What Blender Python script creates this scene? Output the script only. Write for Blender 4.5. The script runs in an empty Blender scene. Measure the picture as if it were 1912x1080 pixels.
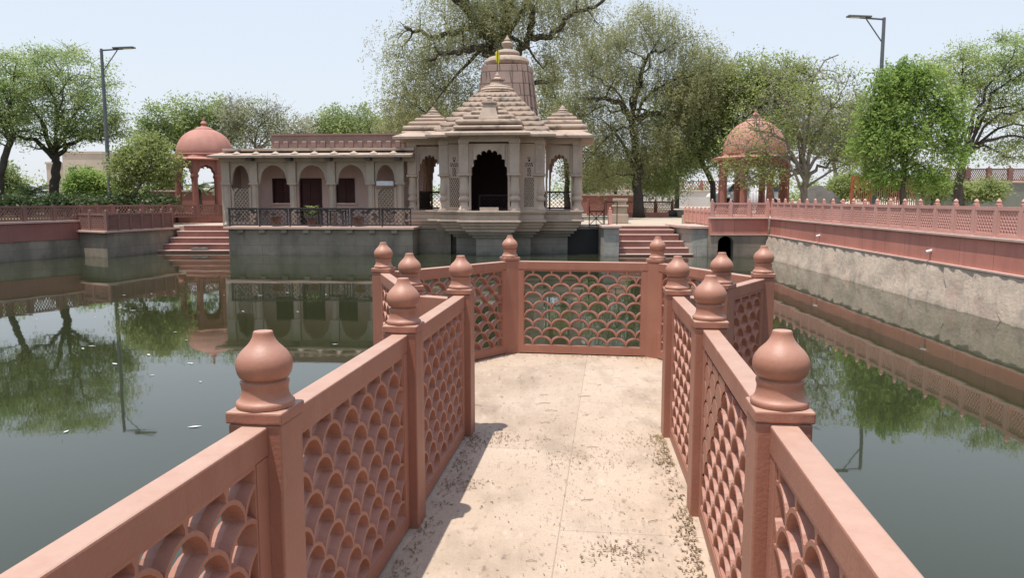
import bpy, bmesh, math, random
import numpy as np
from mathutils import Vector, Matrix
C = bpy.context.scene
COL = C.collection
R = math.radians
PI = math.pi
random.seed(7)

# ------------------------------------------------------------------ camera
F_PX, EYE, HOR = 1450.0, 1.6, 370.0
PITCH = math.atan((540 - HOR) / F_PX)
cd = bpy.data.cameras.new("camera"); cam = bpy.data.objects.new("camera", cd); COL.objects.link(cam)
cam.location = (0, 0, EYE); cam.rotation_euler = (PI / 2 - PITCH, 0, 0)
cd.sensor_width = 36; cd.lens = F_PX / 1912 * 36; cd.clip_start = .05; cd.clip_end = 2000
C.camera = cam

def at(px, py, Y=None, z=None):
    """photograph pixel -> world point at distance Y or height z"""
    c, s = math.cos(PITCH), math.sin(PITCH)
    u = (px - 956) / F_PX; v = (540 - py) / F_PX
    r = (u, c + v * s, -s + v * c)
    t = Y / r[1] if z is None else (z - EYE) / r[2]
    return Vector((r[0] * t, r[1] * t, EYE + r[2] * t))

# ------------------------------------------------------------------ light
SUN_EL, SUN_AZ = R(76), math.atan2(-.82, -.57)
sdir = Vector((math.cos(SUN_EL) * math.sin(SUN_AZ), math.cos(SUN_EL) * math.cos(SUN_AZ), math.sin(SUN_EL)))
sl = bpy.data.lights.new("sun", 'SUN'); sl.energy = 3.7; sl.angle = R(.55); sl.color = (1, .95, .87)
sun = bpy.data.objects.new("sun", sl); COL.objects.link(sun); sun.rotation_euler = sdir.to_track_quat('Z', 'Y').to_euler()
W = bpy.data.worlds.new("World"); C.world = W; W.use_nodes = True
wn = W.node_tree.nodes; wl = W.node_tree.links
sky = wn.new('ShaderNodeTexSky'); sky.sky_type = 'NISHITA'; sky.sun_disc = False
sky.sun_elevation = SUN_EL; sky.sun_rotation = SUN_AZ; sky.air_density = 1.5; sky.dust_density = 1.0; sky.ozone_density = 1.0; sky.altitude = 0
bg = wn['Background']; bg.inputs[1].default_value = .15
hz = wn.new('ShaderNodeMix'); hz.data_type = 'RGBA'; hz.inputs['Factor'].default_value = .7      # summer haze: the sky is almost white
ci = [q for q in hz.inputs if q.type == 'RGBA']; wl.new(sky.outputs[0], ci[0]); ci[1].default_value = (3.75, 4.05, 4.6, 1)
tcw = wn.new('ShaderNodeTexCoord'); spw = wn.new('ShaderNodeSeparateXYZ'); wl.new(tcw.outputs['Generated'], spw.inputs[0])
mrw = wn.new('ShaderNodeMapRange'); wl.new(spw.outputs[2], mrw.inputs['Value'])                      # the haze thins towards the zenith
for k_, v_ in (('From Min', .25), ('From Max', .8), ('To Min', .85), ('To Max', .3)): mrw.inputs[k_].default_value = v_
wl.new(mrw.outputs[0], hz.inputs['Factor'])
wl.new([q for q in hz.outputs if q.type == 'RGBA'][0], bg.inputs[0])
C.view_settings.view_transform = 'Standard'; C.view_settings.look = 'None'
C.view_settings.exposure = 0.45; C.view_settings.gamma = 1
C.cycles.max_bounces = 6; C.cycles.transparent_max_bounces = 4
C.cycles.use_denoising = True

# ------------------------------------------------------------------ materials
def nd(nt, t, **kw):
    n = nt.nodes.new(t)
    for k, v in kw.items(): setattr(n, k, v)
    return n
def col4(c): return (c[0], c[1], c[2], 1)
def noise(nt, scale, stretch=(1, 1, 1), detail=5, rough=.6):
    g = nd(nt, 'ShaderNodeNewGeometry'); m = nd(nt, 'ShaderNodeMapping'); m.inputs['Scale'].default_value = stretch
    nt.links.new(g.outputs['Position'], m.inputs['Vector'])
    n = nd(nt, 'ShaderNodeTexNoise'); n.inputs['Scale'].default_value = scale
    n.inputs['Detail'].default_value = detail; n.inputs['Roughness'].default_value = rough
    nt.links.new(m.outputs[0], n.inputs['Vector']); return n.outputs['Fac']
def ramp(nt, fac, a, b):
    r = nd(nt, 'ShaderNodeMapRange'); r.inputs['From Min'].default_value = a; r.inputs['From Max'].default_value = b
    nt.links.new(fac, r.inputs['Value']); return r.outputs[0]
def mix(nt, fac, a, b):
    m = nd(nt, 'ShaderNodeMix', data_type='RGBA')
    if isinstance(fac, float): m.inputs['Factor'].default_value = fac
    else: nt.links.new(fac, m.inputs['Factor'])
    for v, s in ((a, 'A'), (b, 'B')):
        i = [q for q in m.inputs if q.name == s and q.type == 'RGBA'][0]
        if isinstance(v, tuple): i.default_value = col4(v)
        else: nt.links.new(v, i)
    return [q for q in m.outputs if q.type == 'RGBA'][0]
def mul(nt, a, k):
    m = nd(nt, 'ShaderNodeMath', operation='MULTIPLY'); nt.links.new(a, m.inputs[0])
    if isinstance(k, float): m.inputs[1].default_value = k
    else: nt.links.new(k, m.inputs[1])
    return m.outputs[0]

def mat(name, base, base2=None, scale=3, rough=.7, bump=.15, bscale=40, stains=(), bricks=None, wet=None, spec=.4, sunlit_top=None, cells=None, flat=False):
    """base/base2: two tones mixed by noise; stains: (colour, scale, stretch, lo, hi, amount); bricks: (w, h, mortar, colour, amount)"""
    m = bpy.data.materials.new(name); m.use_nodes = True; nt = m.node_tree; p = nt.nodes['Principled BSDF']
    if base2 is None: base2 = tuple(v * .78 for v in base)
    c = mix(nt, ramp(nt, noise(nt, scale), .3, .7), base2, base)
    fine = noise(nt, bscale, detail=4)
    c = mix(nt, mul(nt, ramp(nt, fine, .35, .75), .22), c, tuple(v * .6 for v in base))
    hgt = fine
    for (sc, s, st, lo, hi, amt) in stains:
        c = mix(nt, mul(nt, ramp(nt, noise(nt, s, st), lo, hi), float(amt)), c, sc)
    if bricks:
        bw, bh, mo, bc, amt = bricks
        g = nd(nt, 'ShaderNodeNewGeometry'); sp = nd(nt, 'ShaderNodeSeparateXYZ'); rm = nd(nt, 'ShaderNodeMapping'); rm.inputs['Rotation'].default_value = (0, 0, R(7.3) if flat else 0); rm.inputs['Location'].default_value = (.23 if flat else 0, 0, 0)
        nt.links.new(g.outputs['Position'], rm.inputs['Vector']); nt.links.new(rm.outputs[0], sp.inputs[0])
        ad = nd(nt, 'ShaderNodeMath', operation='ADD'); nt.links.new(sp.outputs[0], ad.inputs[0]); nt.links.new(sp.outputs[1], ad.inputs[1])
        cb = nd(nt, 'ShaderNodeCombineXYZ'); nt.links.new(sp.outputs[1] if flat else ad.outputs[0], cb.inputs[0]); nt.links.new(sp.outputs[0 if flat else 2], cb.inputs[1])
        b = nd(nt, 'ShaderNodeTexBrick'); b.inputs['Scale'].default_value = 1; b.inputs['Brick Width'].default_value = bw
        b.inputs['Row Height'].default_value = bh; b.inputs['Mortar Size'].default_value = mo; b.inputs['Mortar Smooth'].default_value = .3
        b.inputs['Color1'].default_value = (1, 1, 1, 1); b.inputs['Color2'].default_value = (.78, .78, .78, 1); b.inputs['Mortar'].default_value = (1, 1, 1, 1)
        nt.links.new(cb.outputs[0], b.inputs['Vector'])
        mm = nd(nt, 'ShaderNodeMix', data_type='RGBA', blend_type='MULTIPLY'); mm.inputs['Factor'].default_value = .6
        ii = [q for q in mm.inputs if q.type == 'RGBA']; nt.links.new(c, ii[0]); nt.links.new(b.outputs['Color'], ii[1])
        c = [q for q in mm.outputs if q.type == 'RGBA'][0]
        c = mix(nt, mul(nt, b.outputs['Fac'], float(amt)), c, bc)
    if cells:                                # irregular laid stones: (scale, joint colour, amount)
        g = nd(nt, 'ShaderNodeNewGeometry'); mp = nd(nt, 'ShaderNodeMapping'); mp.inputs['Scale'].default_value = (1, .75, 1.25); nt.links.new(g.outputs['Position'], mp.inputs['Vector'])
        wv = nd(nt, 'ShaderNodeVectorMath', operation='ADD'); nz = nd(nt, 'ShaderNodeTexNoise'); nz.inputs['Scale'].default_value = 3
        sc_ = nd(nt, 'ShaderNodeVectorMath', operation='SCALE'); sc_.inputs['Scale'].default_value = .25
        nt.links.new(nz.outputs['Color'], sc_.inputs[0]); nt.links.new(mp.outputs[0], wv.inputs[0]); nt.links.new(sc_.outputs[0], wv.inputs[1])
        v1 = nd(nt, 'ShaderNodeTexVoronoi'); v1.inputs['Scale'].default_value = cells[0]; v2 = nd(nt, 'ShaderNodeTexVoronoi', feature='DISTANCE_TO_EDGE'); v2.inputs['Scale'].default_value = cells[0]
        nt.links.new(wv.outputs[0], v1.inputs['Vector']); nt.links.new(wv.outputs[0], v2.inputs['Vector'])
        sx_ = nd(nt, 'ShaderNodeSeparateColor'); nt.links.new(v1.outputs['Color'], sx_.inputs[0])
        c = mix(nt, mul(nt, sx_.outputs[0], .38), c, tuple(v * .6 for v in base))
        c = mix(nt, mul(nt, sx_.outputs[1], .25), c, (base[0], base[1] * .78, base[2] * .68))
        jt = mul(nt, ramp(nt, v2.outputs['Distance'], .05, .0), ramp(nt, noise(nt, 1.7), .35, .6))
        c = mix(nt, mul(nt, jt, float(cells[2])), c, cells[1])
        hs = nd(nt, 'ShaderNodeMath', operation='SUBTRACT'); nt.links.new(fine, hs.inputs[0]); nt.links.new(jt, hs.inputs[1]); hgt = hs.outputs[0]
    if sunlit_top:                                 # sunlit paleness painted on upward faces: (colour, amount)
        g = nd(nt, 'ShaderNodeNewGeometry'); sp = nd(nt, 'ShaderNodeSeparateXYZ'); nt.links.new(g.outputs['Normal'], sp.inputs[0])
        c = mix(nt, mul(nt, mul(nt, ramp(nt, sp.outputs[2], .35, .95), ramp(nt, noise(nt, 11), -.5, .6)), float(sunlit_top[1])), c, sunlit_top[0])
    if wet:                                  # algae / tide mark just above the water: (z, colour)
        g = nd(nt, 'ShaderNodeNewGeometry'); sp = nd(nt, 'ShaderNodeSeparateXYZ'); nt.links.new(g.outputs['Position'], sp.inputs[0])
        ad = nd(nt, 'ShaderNodeMath', operation='ADD'); nt.links.new(sp.outputs[2], ad.inputs[0])
        nt.links.new(mul(nt, noise(nt, 2.5), .5), ad.inputs[1])
        c = mix(nt, mul(nt, ramp(nt, ad.outputs[0], wet[0] + .45, wet[0] + .15), .8), c, wet[1])
    nt.links.new(c, p.inputs['Base Color'])
    p.inputs['Roughness'].default_value = rough; p.inputs['Specular IOR Level'].default_value = spec
    if bump:
        bn = nd(nt, 'ShaderNodeBump'); bn.inputs['Strength'].default_value = bump; bn.inputs['Distance'].default_value = .02
        nt.links.new(hgt, bn.inputs['Height']); nt.links.new(bn.outputs[0], p.inputs['Normal'])
    return m

PINK = (.37, .165, .112)
M = {}
M['paint'] = mat('painted_sandstone', PINK, (.30, .127, .086), 2.2, .5, .13, 90,
    [((.25, .075, .055), 5, (1, 1, .14), .52, .72, .65), ((.55, .33, .27), 9, (1, 1, .5), .60, .82, .4), ((.16, .09, .07), 22, (1, 1, 1), .68, .80, .55), ((.62, .48, .42), 30, (1, 1, .3), .72, .80, .6)], sunlit_top=((.60, .44, .345), .50))
M['paint_lattice'] = mat('painted_sandstone_lattice', (.40, .178, .122), (.325, .14, .095), 2.2, .5, .13, 90,
    [((.27, .085, .065), 5, (1, 1, .4), .56, .78, .5), ((.55, .33, .27), 9, (1, 1, .5), .60, .82, .4), ((.16, .09, .07), 22, (1, 1, 1), .68, .80, .5)], sunlit_top=((.60, .42, .345), .12))
M['paint_finial'] = mat('painted_sandstone_finial', (.42, .195, .132), (.34, .15, .10), 6, .5, .07, 90,
    [((.28, .11, .08), 8, (1, 1, .4), .55, .78, .5), ((.66, .47, .40), 18, (1, 1, .22), .70, .84, .6), ((.17, .10, .08), 26, (1, 1, 1), .68, .8, .5)], sunlit_top=((.60, .41, .33), .35))
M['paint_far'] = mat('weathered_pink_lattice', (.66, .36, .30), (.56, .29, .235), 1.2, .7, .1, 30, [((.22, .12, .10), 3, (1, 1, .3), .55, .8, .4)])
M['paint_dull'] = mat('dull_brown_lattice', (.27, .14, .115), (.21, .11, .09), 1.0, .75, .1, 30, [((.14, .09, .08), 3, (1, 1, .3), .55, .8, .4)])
M['redwall'] = mat('red_stone_slab', (.66, .27, .205), (.54, .20, .15), .9, .6, .1, 25,
    [((.22, .10, .085), 2.4, (1, 1, .16), .52, .8, .6), ((.55, .36, .31), 1.7, (1, 1, .3), .62, .85, .35)], (1.1, 3, .008, (.16, .07, .06), .7))
M['coping'] = mat('pale_pink_coping', (.60, .43, .365), (.50, .34, .28), 2, .7, .1, 30, [((.2, .13, .11), 6, (1, 1, 1), .6, .85, .5)])
M['rubble'] = mat('pale_rubble_stone', (.57, .455, .355), (.38, .305, .24), 2.2, .9, 1.0, 9,
    [((.20, .18, .16), 3.2, (1, 1, 1), .55, .75, .55), ((.46, .29, .22), 1.6, (1, 1, .8), .52, .72, .6), ((.24, .22, .20), 4.5, (1, 1, .5), .55, .72, .6), ((.10, .095, .085), 1.1, (1, 1, .3), .58, .76, .55), ((.66, .57, .47), 7, (1, 1, 1), .62, .78, .6)], None, (-.46, (.09, .085, .055)))
M['darkstone'] = mat('stained_plinth_stone', (.36, .30, .235), (.235, .20, .16), 1.3, .85, .4, 14,
    [((.09, .085, .07), 1.1, (1, 1, .35), .48, .75, .75), ((.33, .31, .28), 2.8, (1, 1, 1), .62, .8, .5)], (1.2, .38, .012, (.12, .11, .095), .5), (-.42, (.055, .06, .042)))
M['temple'] = mat('temple_grey_stone', (.58, .445, .35), (.44, .34, .27), 1.1, .85, .3, 24,
    [((.16, .14, .125), 2.0, (1, 1, .4), .52, .8, .55), ((.48, .40, .33), 5, (1, 1, 1), .6, .85, .4)])
M['temple_low'] = mat('temple_base_stone', (.36, .315, .27), (.25, .225, .195), 1.1, .85, .3, 20,
    [((.10, .10, .09), 1.3, (1, 1, .5), .52, .78, .65)], (1.4, .4, .008, (.1, .095, .085), .6), (-.30, (.07, .085, .065)))
M['roof'] = mat('temple_roof_stone', (.50, .385, .30), (.40, .295, .23), 2.4, .85, .35, 22,
    [((.09, .08, .07), 2.6, (1, 1, 1.6), .55, .70, .85), ((.22, .20, .17), 1.2, (1, 1, 1), .5, .7, .45), ((.60, .46, .36), 6, (1, 1, 1), .6, .85, .4)], (.9, 5, .006, (.17, .13, .11), .6))
M['shikhara'] = mat('pink_spire_stone', (.36, .25, .205), (.27, .19, .16), 1.2, .85, .3, 22,
    [((.17, .125, .11), 1.8, (1, 1, .4), .52, .78, .5)], (.66, .46, .022, (.09, .07, .06), .9))
M['pinkwall'] = mat('pink_plaster', (.80, .60, .54), (.70, .51, .46), 1.2, .9, .1, 20, [((.30, .2, .18), 1.5, (1, 1, .4), .55, .8, .4)])
M['hallstone'] = mat('hall_grey_stone', (.48, .385, .305), (.37, .30, .235), 1.3, .85, .25, 22, [((.15, .135, .12), 2.2, (1, 1, .4), .52, .8, .5)])
M['parapet'] = mat('dull_red_parapet', (.29, .19, .16), (.22, .145, .125), 1.5, .85, .2, 20, [((.14, .09, .08), 2.5, (1, 1, .4), .52, .8, .5)])
M['parapet_red'] = mat('dull_red_slab', (.36, .15, .125), (.28, .115, .095), .9, .7, .1, 25, [((.18, .09, .08), 2.4, (1, 1, .16), .52, .8, .5)], (1.1, 3, .008, (.14, .07, .06), .7))
M['pierstone'] = mat('grey_pier_stone', (.46, .43, .38), (.34, .315, .28), 1.3, .85, .3, 14, [((.13, .13, .12), 1.3, (1, 1, .35), .52, .75, .6)], (1.1, .4, .008, (.16, .15, .13), .6), (-.45, (.06, .065, .045)))
M['greywall'] = mat('grey_boundary_wall', (.23, .235, .21), (.17, .18, .155), .6, .9, .15, 12, [((.16, .19, .14), .9, (1, 1, .5), .5, .75, .6)])
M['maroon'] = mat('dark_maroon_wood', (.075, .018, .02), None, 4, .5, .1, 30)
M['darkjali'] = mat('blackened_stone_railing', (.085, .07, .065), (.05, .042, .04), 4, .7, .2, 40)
M['dome'] = mat('pink_dome_stone', (.50, .24, .19), (.40, .185, .145), 1.6, .75, .2, 20, [((.25, .12, .095), 2.5, (1, 1, .35), .55, .8, .5)])
M['chhatri'] = mat('red_pavilion_stone', (.34, .14, .11), (.27, .11, .085), 1.6, .75, .2, 20, [((.2, .1, .08), 2.5, (1, 1, .35), .55, .8, .5)])
M['deck'] = mat('dusty_cream_paving', (.55, .43, .33), (.47, .36, .27), 1.3, .9, .35, 60,
    [((.55, .46, .38), .8, (1, 1, 1), .48, .75, .6), ((.27, .205, .15), 2.6, (1, .45, 1), .50, .70, .72), ((.30, .225, .165), .9, (1, .6, 1), .52, .68, .5), ((.17, .13, .10), 19, (1, .5, 1), .60, .72, .75), ((.30, .235, .18), 45, (1, .6, 1), .56, .70, .45), ((.62, .53, .44), 11, (1, .4, 1), .60, .72, .5), ((.47, .27, .20), 1.6, (1, 1, 1), .62, .85, .35)], (2.4, 1.3, .004, (.24, .185, .14), .55), flat=True)
M['ground'] = mat('dusty_ground', (.52, .43, .34), (.42, .35, .27), .35, .95, .3, 6, [((.22, .24, .11), .25, (1, 1, 1), .58, .75, .6), ((.3, .24, .19), 1.2, (1, 1, 1), .55, .8, .5)])
M['grassy'] = mat('rough_grass_bank', (.13, .14, .055), (.08, .09, .035), .8, .95, .5, 8, [((.30, .24, .16), .7, (1, 1, 1), .55, .75, .6)])
M['step'] = mat('red_stone_step', (.36, .165, .135), (.28, .125, .105), 1.5, .8, .15, 25, [((.15, .09, .08), 2.4, (1, 1, .4), .52, .8, .5), ((.5, .36, .31), 3, (1, 1, 1), .6, .85, .4)])
M['tread'] = mat('pale_step_tread', (.56, .40, .34), (.46, .32, .27), 1.5, .8, .15, 25, [((.25, .18, .15), 3.4, (1, 1, 1), .55, .8, .5)])
M['iron'] = mat('black_iron', (.03, .03, .032), None, 5, .5, 0, 30)  # black iron; also the shade painted inside the drain
M['galv'] = mat('grey_lamp_metal', (.13, .14, .15), (.10, .11, .12), 3, .45, .05, 30)
M['lampglass'] = mat('pale_lamp_lens', (.6, .62, .62), None, 3, .3, 0, 30)
M['bark'] = mat('dark_bark', (.075, .062, .052), (.045, .037, .032), 3, .95, .8, 14)
M['bark_pale'] = mat('pale_bark', (.27, .235, .20), (.15, .13, .11), 3, .95, .5, 16)
M['bark_mid'] = mat('brown_bark', (.13, .105, .085), (.08, .065, .055), 3, .95, .6, 14)
M['white'] = mat('white_paint', (.75, .75, .74), (.68, .68, .67), 2, .4, 0, 30)
M['whitewash'] = mat('whitewashed_wall', (.62, .59, .56), (.50, .475, .45), .6, .9, .15, 12, [((.33, .3, .27), .9, (1, 1, .3), .55, .8, .6)])
M['glass'] = mat('dark_window_glass', (.02, .025, .03), None, 3, .08, 0, 30, spec=.6)
M['rubber'] = mat('black_rubber', (.02, .02, .02), None, 3, .8, 0, 30)
M['gate'] = mat('orange_red_gate_paint', (.42, .10, .05), (.34, .08, .045), 3, .5, 0, 30)
M['yellow'] = mat('yellow_flag_cloth', (.75, .66, .04), None, 6, .8, .1, 30)
M['cloth'] = mat('white_cloth', (.72, .71, .72), (.6, .59, .61), 3, .9, .2, 30)
M['beige'] = mat('beige_render', (.50, .42, .34), None, .4, .9, .1, 8)
M['terracotta'] = mat('terracotta_pot', (.24, .12, .08), None, 5, .8, .1, 30)
M['greyrock'] = mat('grey_rock', (.13, .12, .11), (.08, .074, .066), 1.4, .95, .9, 6, [((.06, .06, .055), 2, (1, 1, 1), .55, .75, .6)])

def leafmat(name, a, b, c3, trans=.55):
    m = bpy.data.materials.new(name); m.use_nodes = True; nt = m.node_tree; nt.nodes.clear()
    g = nd(nt, 'ShaderNodeNewGeometry')
    k = mix(nt, g.outputs['Random Per Island'], a, b)
    k = mix(nt, ramp(nt, noise(nt, .55, detail=2), .42, .66), k, c3)
    d = nd(nt, 'ShaderNodeBsdfDiffuse'); t = nd(nt, 'ShaderNodeBsdfTranslucent'); s = nd(nt, 'ShaderNodeMixShader'); s.inputs[0].default_value = trans
    gl = nd(nt, 'ShaderNodeBsdfGlossy'); gl.inputs['Roughness'].default_value = .45; s2 = nd(nt, 'ShaderNodeMixShader'); s2.inputs[0].default_value = .02
    o = nd(nt, 'ShaderNodeOutputMaterial')
    nt.links.new(k, d.inputs[0]); nt.links.new(k, t.inputs[0]); nt.links.new(d.outputs[0], s.inputs[1]); nt.links.new(t.outputs[0], s.inputs[2])
    nt.links.new(s.outputs[0], s2.inputs[1]); nt.links.new(gl.outputs[0], s2.inputs[2]); nt.links.new(s2.outputs[0], o.inputs[0]); return m
M['leaf_olive'] = leafmat('olive_grey_leaves', (.36, .37, .19), (.26, .28, .13), (.42, .42, .21))
M['leaf_feather'] = leafmat('light_feathery_leaves', (0.356, 0.450, 0.169), (0.263, 0.356, 0.131), (0.450, 0.500, 0.225))
M['leaf_bright'] = leafmat('bright_green_leaves', (.30, .43, .11), (.19, .29, .07), (.37, .47, .14))
M['leaf_yellow'] = leafmat('yellow_green_leaves', (.37, .40, .14), (.25, .31, .11), (.32, .38, .13))
M['leaf_mid'] = leafmat('mid_green_leaves', (.31, .38, .15), (.21, .27, .10), (.39, .45, .18))
M['leaf_palm'] = leafmat('dark_palm_fronds', (.085, .12, .05), (.05, .08, .03), (.11, .14, .06), .3)
M['leaf_grey'] = leafmat('greyish_twig_leaves', (0.450, 0.431, 0.319), (0.319, 0.319, 0.225), (0.375, 0.413, 0.225))
M['litter'] = leafmat('dry_leaf_litter', (.24, .16, .08), (.10, .065, .04), (.34, .26, .14), .1)

wm = bpy.data.materials.new('green_grey_pond_water'); wm.use_nodes = True; nt = wm.node_tree; p = nt.nodes['Principled BSDF']
nt.links.new(mix(nt, ramp(nt, noise(nt, .12, detail=3), .35, .7), (.023, .028, .012), (.034, .039, .018)), p.inputs['Base Color'])
p.inputs['Roughness'].default_value = .025; p.inputs['IOR'].default_value = 1.52
b1 = nd(nt, 'ShaderNodeBump'); b1.inputs['Strength'].default_value = .06; b1.inputs['Distance'].default_value = .01
b2 = nd(nt, 'ShaderNodeBump'); b2.inputs['Strength'].default_value = .09; b2.inputs['Distance'].default_value = .03
nt.links.new(noise(nt, 2.6, (.55, 1, 1), 3, .5), b1.inputs['Height']); nt.links.new(noise(nt, .8, (.6, 1, 1), 2, .5), b2.inputs['Height'])
nt.links.new(b2.outputs[0], b1.inputs['Normal']); nt.links.new(b1.outputs[0], p.inputs['Normal'])
M['water'] = wm

# ------------------------------------------------------------------ mesh helpers
class MB:
    def __init__(s): s.v = []; s.f = []
    def add(s, vs, fs):
        o = len(s.v); s.v += [tuple(q) for q in vs]; s.f += [tuple(i + o for i in f) for f in fs]; return s
    def box(s, x0, x1, y0, y1, z0, z1):
        v = [(x, y, z) for z in (z0, z1) for y in (y0, y1) for x in (x0, x1)]
        return s.add(v, [(0, 2, 3, 1), (4, 5, 7, 6), (0, 1, 5, 4), (2, 6, 7, 3), (0, 4, 6, 2), (1, 3, 7, 5)])
    def cbox(s, cx, cy, cz, w, d, h, rz=0, rx=0, ry=0):
        m = Matrix.Translation((cx, cy, cz)) @ Matrix.Rotation(rz, 4, 'Z') @ Matrix.Rotation(ry, 4, 'Y') @ Matrix.Rotation(rx, 4, 'X')
        v = [m @ Vector((x * w / 2, y * d / 2, z * h / 2)) for z in (-1, 1) for y in (-1, 1) for x in (-1, 1)]
        return s.add(v, [(0, 2, 3, 1), (4, 5, 7, 6), (0, 1, 5, 4), (2, 6, 7, 3), (0, 4, 6, 2), (1, 3, 7, 5)])
    def loft(s, rings, caps=True, closed=True):
        n = len(rings[0]); vs = [q for r in rings for q in r]; fs = []
        for i in range(len(rings) - 1):
            for j in range(n if closed else n - 1):
                k = (j + 1) % n; fs.append((i * n + j, i * n + k, (i + 1) * n + k, (i + 1) * n + j))
        if caps: fs.append(tuple(range(n - 1, -1, -1))); fs.append(tuple((len(rings) - 1) * n + j for j in range(n)))
        return s.add(vs, fs)
    def prism(s, poly, z0, z1): return s.loft([[(x, y, z0) for x, y in poly], [(x, y, z1) for x, y in poly]])
    def lathe(s, prof, c=(0, 0, 0), n=24, ribs=0, amp=0, rot=0):
        rings = []
        for r, z in prof:
            ring = []
            for j in range(n):
                a = 2 * PI * j / n + rot; q = r * (1 + amp * (abs(math.cos(ribs * a / 2)) - .6)) if ribs else r
                ring.append((c[0] + q * math.cos(a), c[1] + q * math.sin(a), c[2] + z))
            rings.append(ring)
        return s.loft(rings)
    def tube(s, pts, rad, n=6):
        pts = [Vector(q) for q in pts]; rings = []
        ref = Vector((.31, .17, .94))
        for i, q in enumerate(pts):
            t = (pts[min(i + 1, len(pts) - 1)] - pts[max(i - 1, 0)])
            if t.length < 1e-6: t = Vector((0, 0, 1))
            t.normalize(); a = t.cross(ref)
            if a.length < .05: a = t.cross(Vector((1, 0, 0)))
            a.normalize(); b = t.cross(a); r = rad[i] if hasattr(rad, '__len__') else rad
            rings.append([q + (a * math.cos(2 * PI * j / n) + b * math.sin(2 * PI * j / n)) * r for j in range(n)])
        return s.loft(rings)
    def strip_panel(s, xs, zb, zt, y0, y1):
        """solid panel between a lower curve zb and an upper curve zt over xs, from y0 to y1"""
        lo0 = [(x, y0, z) for x, z in zip(xs, zb)]; hi0 = [(x, y0, z) for x, z in zip(xs, zt)]
        lo1 = [(x, y1, z) for x, z in zip(xs, zb)]; hi1 = [(x, y1, z) for x, z in zip(xs, zt)]
        n = len(xs); fs = []
        for i in range(n - 1):
            fs += [(i, i + 1, n + i + 1, n + i), (2 * n + i + 1, 2 * n + i, 3 * n + i, 3 * n + i + 1),
                   (i + 1, i, 2 * n + i, 2 * n + i + 1), (n + i, n + i + 1, 3 * n + i + 1, 3 * n + i)]
        fs += [(0, n, 3 * n, 2 * n), (n - 1, 3 * n - 1, 4 * n - 1, 2 * n - 1)]
        return s.add(lo0 + hi0 + lo1 + hi1, fs)
    def xform(s, m): s.v = [tuple(m @ Vector(q)) for q in s.v]; return s
    def merge(s, o): return s.add(o.v, o.f)
    def mesh(s, name, material, smooth=False):
        me = bpy.data.meshes.new(name); me.from_pydata(s.v, [], s.f); me.update()
        if not s.f: return me
        bm = bmesh.new(); bm.from_mesh(me); bmesh.ops.recalc_face_normals(bm, faces=bm.faces); bm.to_mesh(me); bm.free()
        me.materials.append(material)
        if smooth: me.shade_smooth() if hasattr(me, 'shade_smooth') else None
        return me
    def obj(s, name, material, parent=None, smooth=False, bevel=0, loc=None, rz=0):
        o = bpy.data.objects.new(name, s.mesh(name, material, smooth)); COL.objects.link(o)
        if parent is not None:
            o.parent = parent
            if loc is None: o.location = (0, 0, -parent.location.z) if not parent.parent else (0, 0, 0)
        if loc is not None: o.location = loc
        if rz: o.rotation_euler.z = rz
        if bevel:
            b = o.modifiers.new('bevel', 'BEVEL'); b.width = bevel; b.segments = 2; b.limit_method = 'ANGLE'; b.angle_limit = R(40)
        return o
def smooth_by_angle(o, ang=35):
    me = o.data; me.shade_smooth()
    try: me.set_sharp_from_angle(angle=R(ang))
    except Exception: pass
    return o
def tag(o, label=None, cat=None, group=None, kind=None):
    if label: o['label'] = label
    if cat: o['category'] = cat
    if group: o['group'] = group
    if kind: o['kind'] = kind
    return o
def empty(name, loc, rz=0, label=None, cat=None, group=None):
    o = bpy.data.objects.new(name, None); COL.objects.link(o); o.location = loc; o.rotation_euler.z = rz
    o.empty_display_size = .2
    return tag(o, label, cat, group, 'thing' if cat in ('wall', 'fence', 'balustrade', 'steps', 'building') else None)
def child(mesh, name, parent, loc=(0, 0, 0), rz=0):
    o = bpy.data.objects.new(name, mesh); COL.objects.link(o); o.parent = parent; o.location = loc; o.rotation_euler.z = rz; return o

# ---- pierced stone lattice
def clip(poly, x0, x1, z0, z1):
    def cl(P, ins, inter):
        out = []
        for i in range(len(P)):
            a, b = P[i - 1], P[i]
            if ins(b):
                if not ins(a): out.append(inter(a, b))
                out.append(b)
            elif ins(a): out.append(inter(a, b))
        return out
    for ax, v, sg in ((0, x0, 1), (0, x1, -1), (1, z0, 1), (1, z1, -1)):
        if len(poly) < 3: return []
        def inter(a, b, ax=ax, v=v):
            t = (v - a[ax]) / (b[ax] - a[ax]); return (a[0] + (b[0] - a[0]) * t, a[1] + (b[1] - a[1]) * t)
        poly = cl(poly, lambda q, ax=ax, v=v, sg=sg: (q[ax] - v) * sg >= 0, inter)
    out = []
    for q in poly:
        if not out or math.dist(q, out[-1]) > .004: out.append(q)
    if len(out) > 2 and math.dist(out[0], out[-1]) < .004: out.pop()
    return out
def area(P): return .5 * sum(P[i - 1][0] * P[i][1] - P[i][0] * P[i - 1][1] for i in range(len(P)))
def inset(P, d):
    n = len(P); out = []
    for i in range(n):
        a, b, c = Vector(P[i - 1]), Vector(P[i]), Vector(P[(i + 1) % n])
        n1 = (b - a).normalized(); n2 = (c - b).normalized()
        k = Vector((-n1.y - n2.y, n1.x + n2.x)); l = k.length
        if l < .3: k = Vector((-n1.y, n1.x)); m = 1
        else: k /= l; m = min(1.7, 2 / l)
        q = b + k * d * m; out.append((q.x, q.y))
    return out
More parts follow.
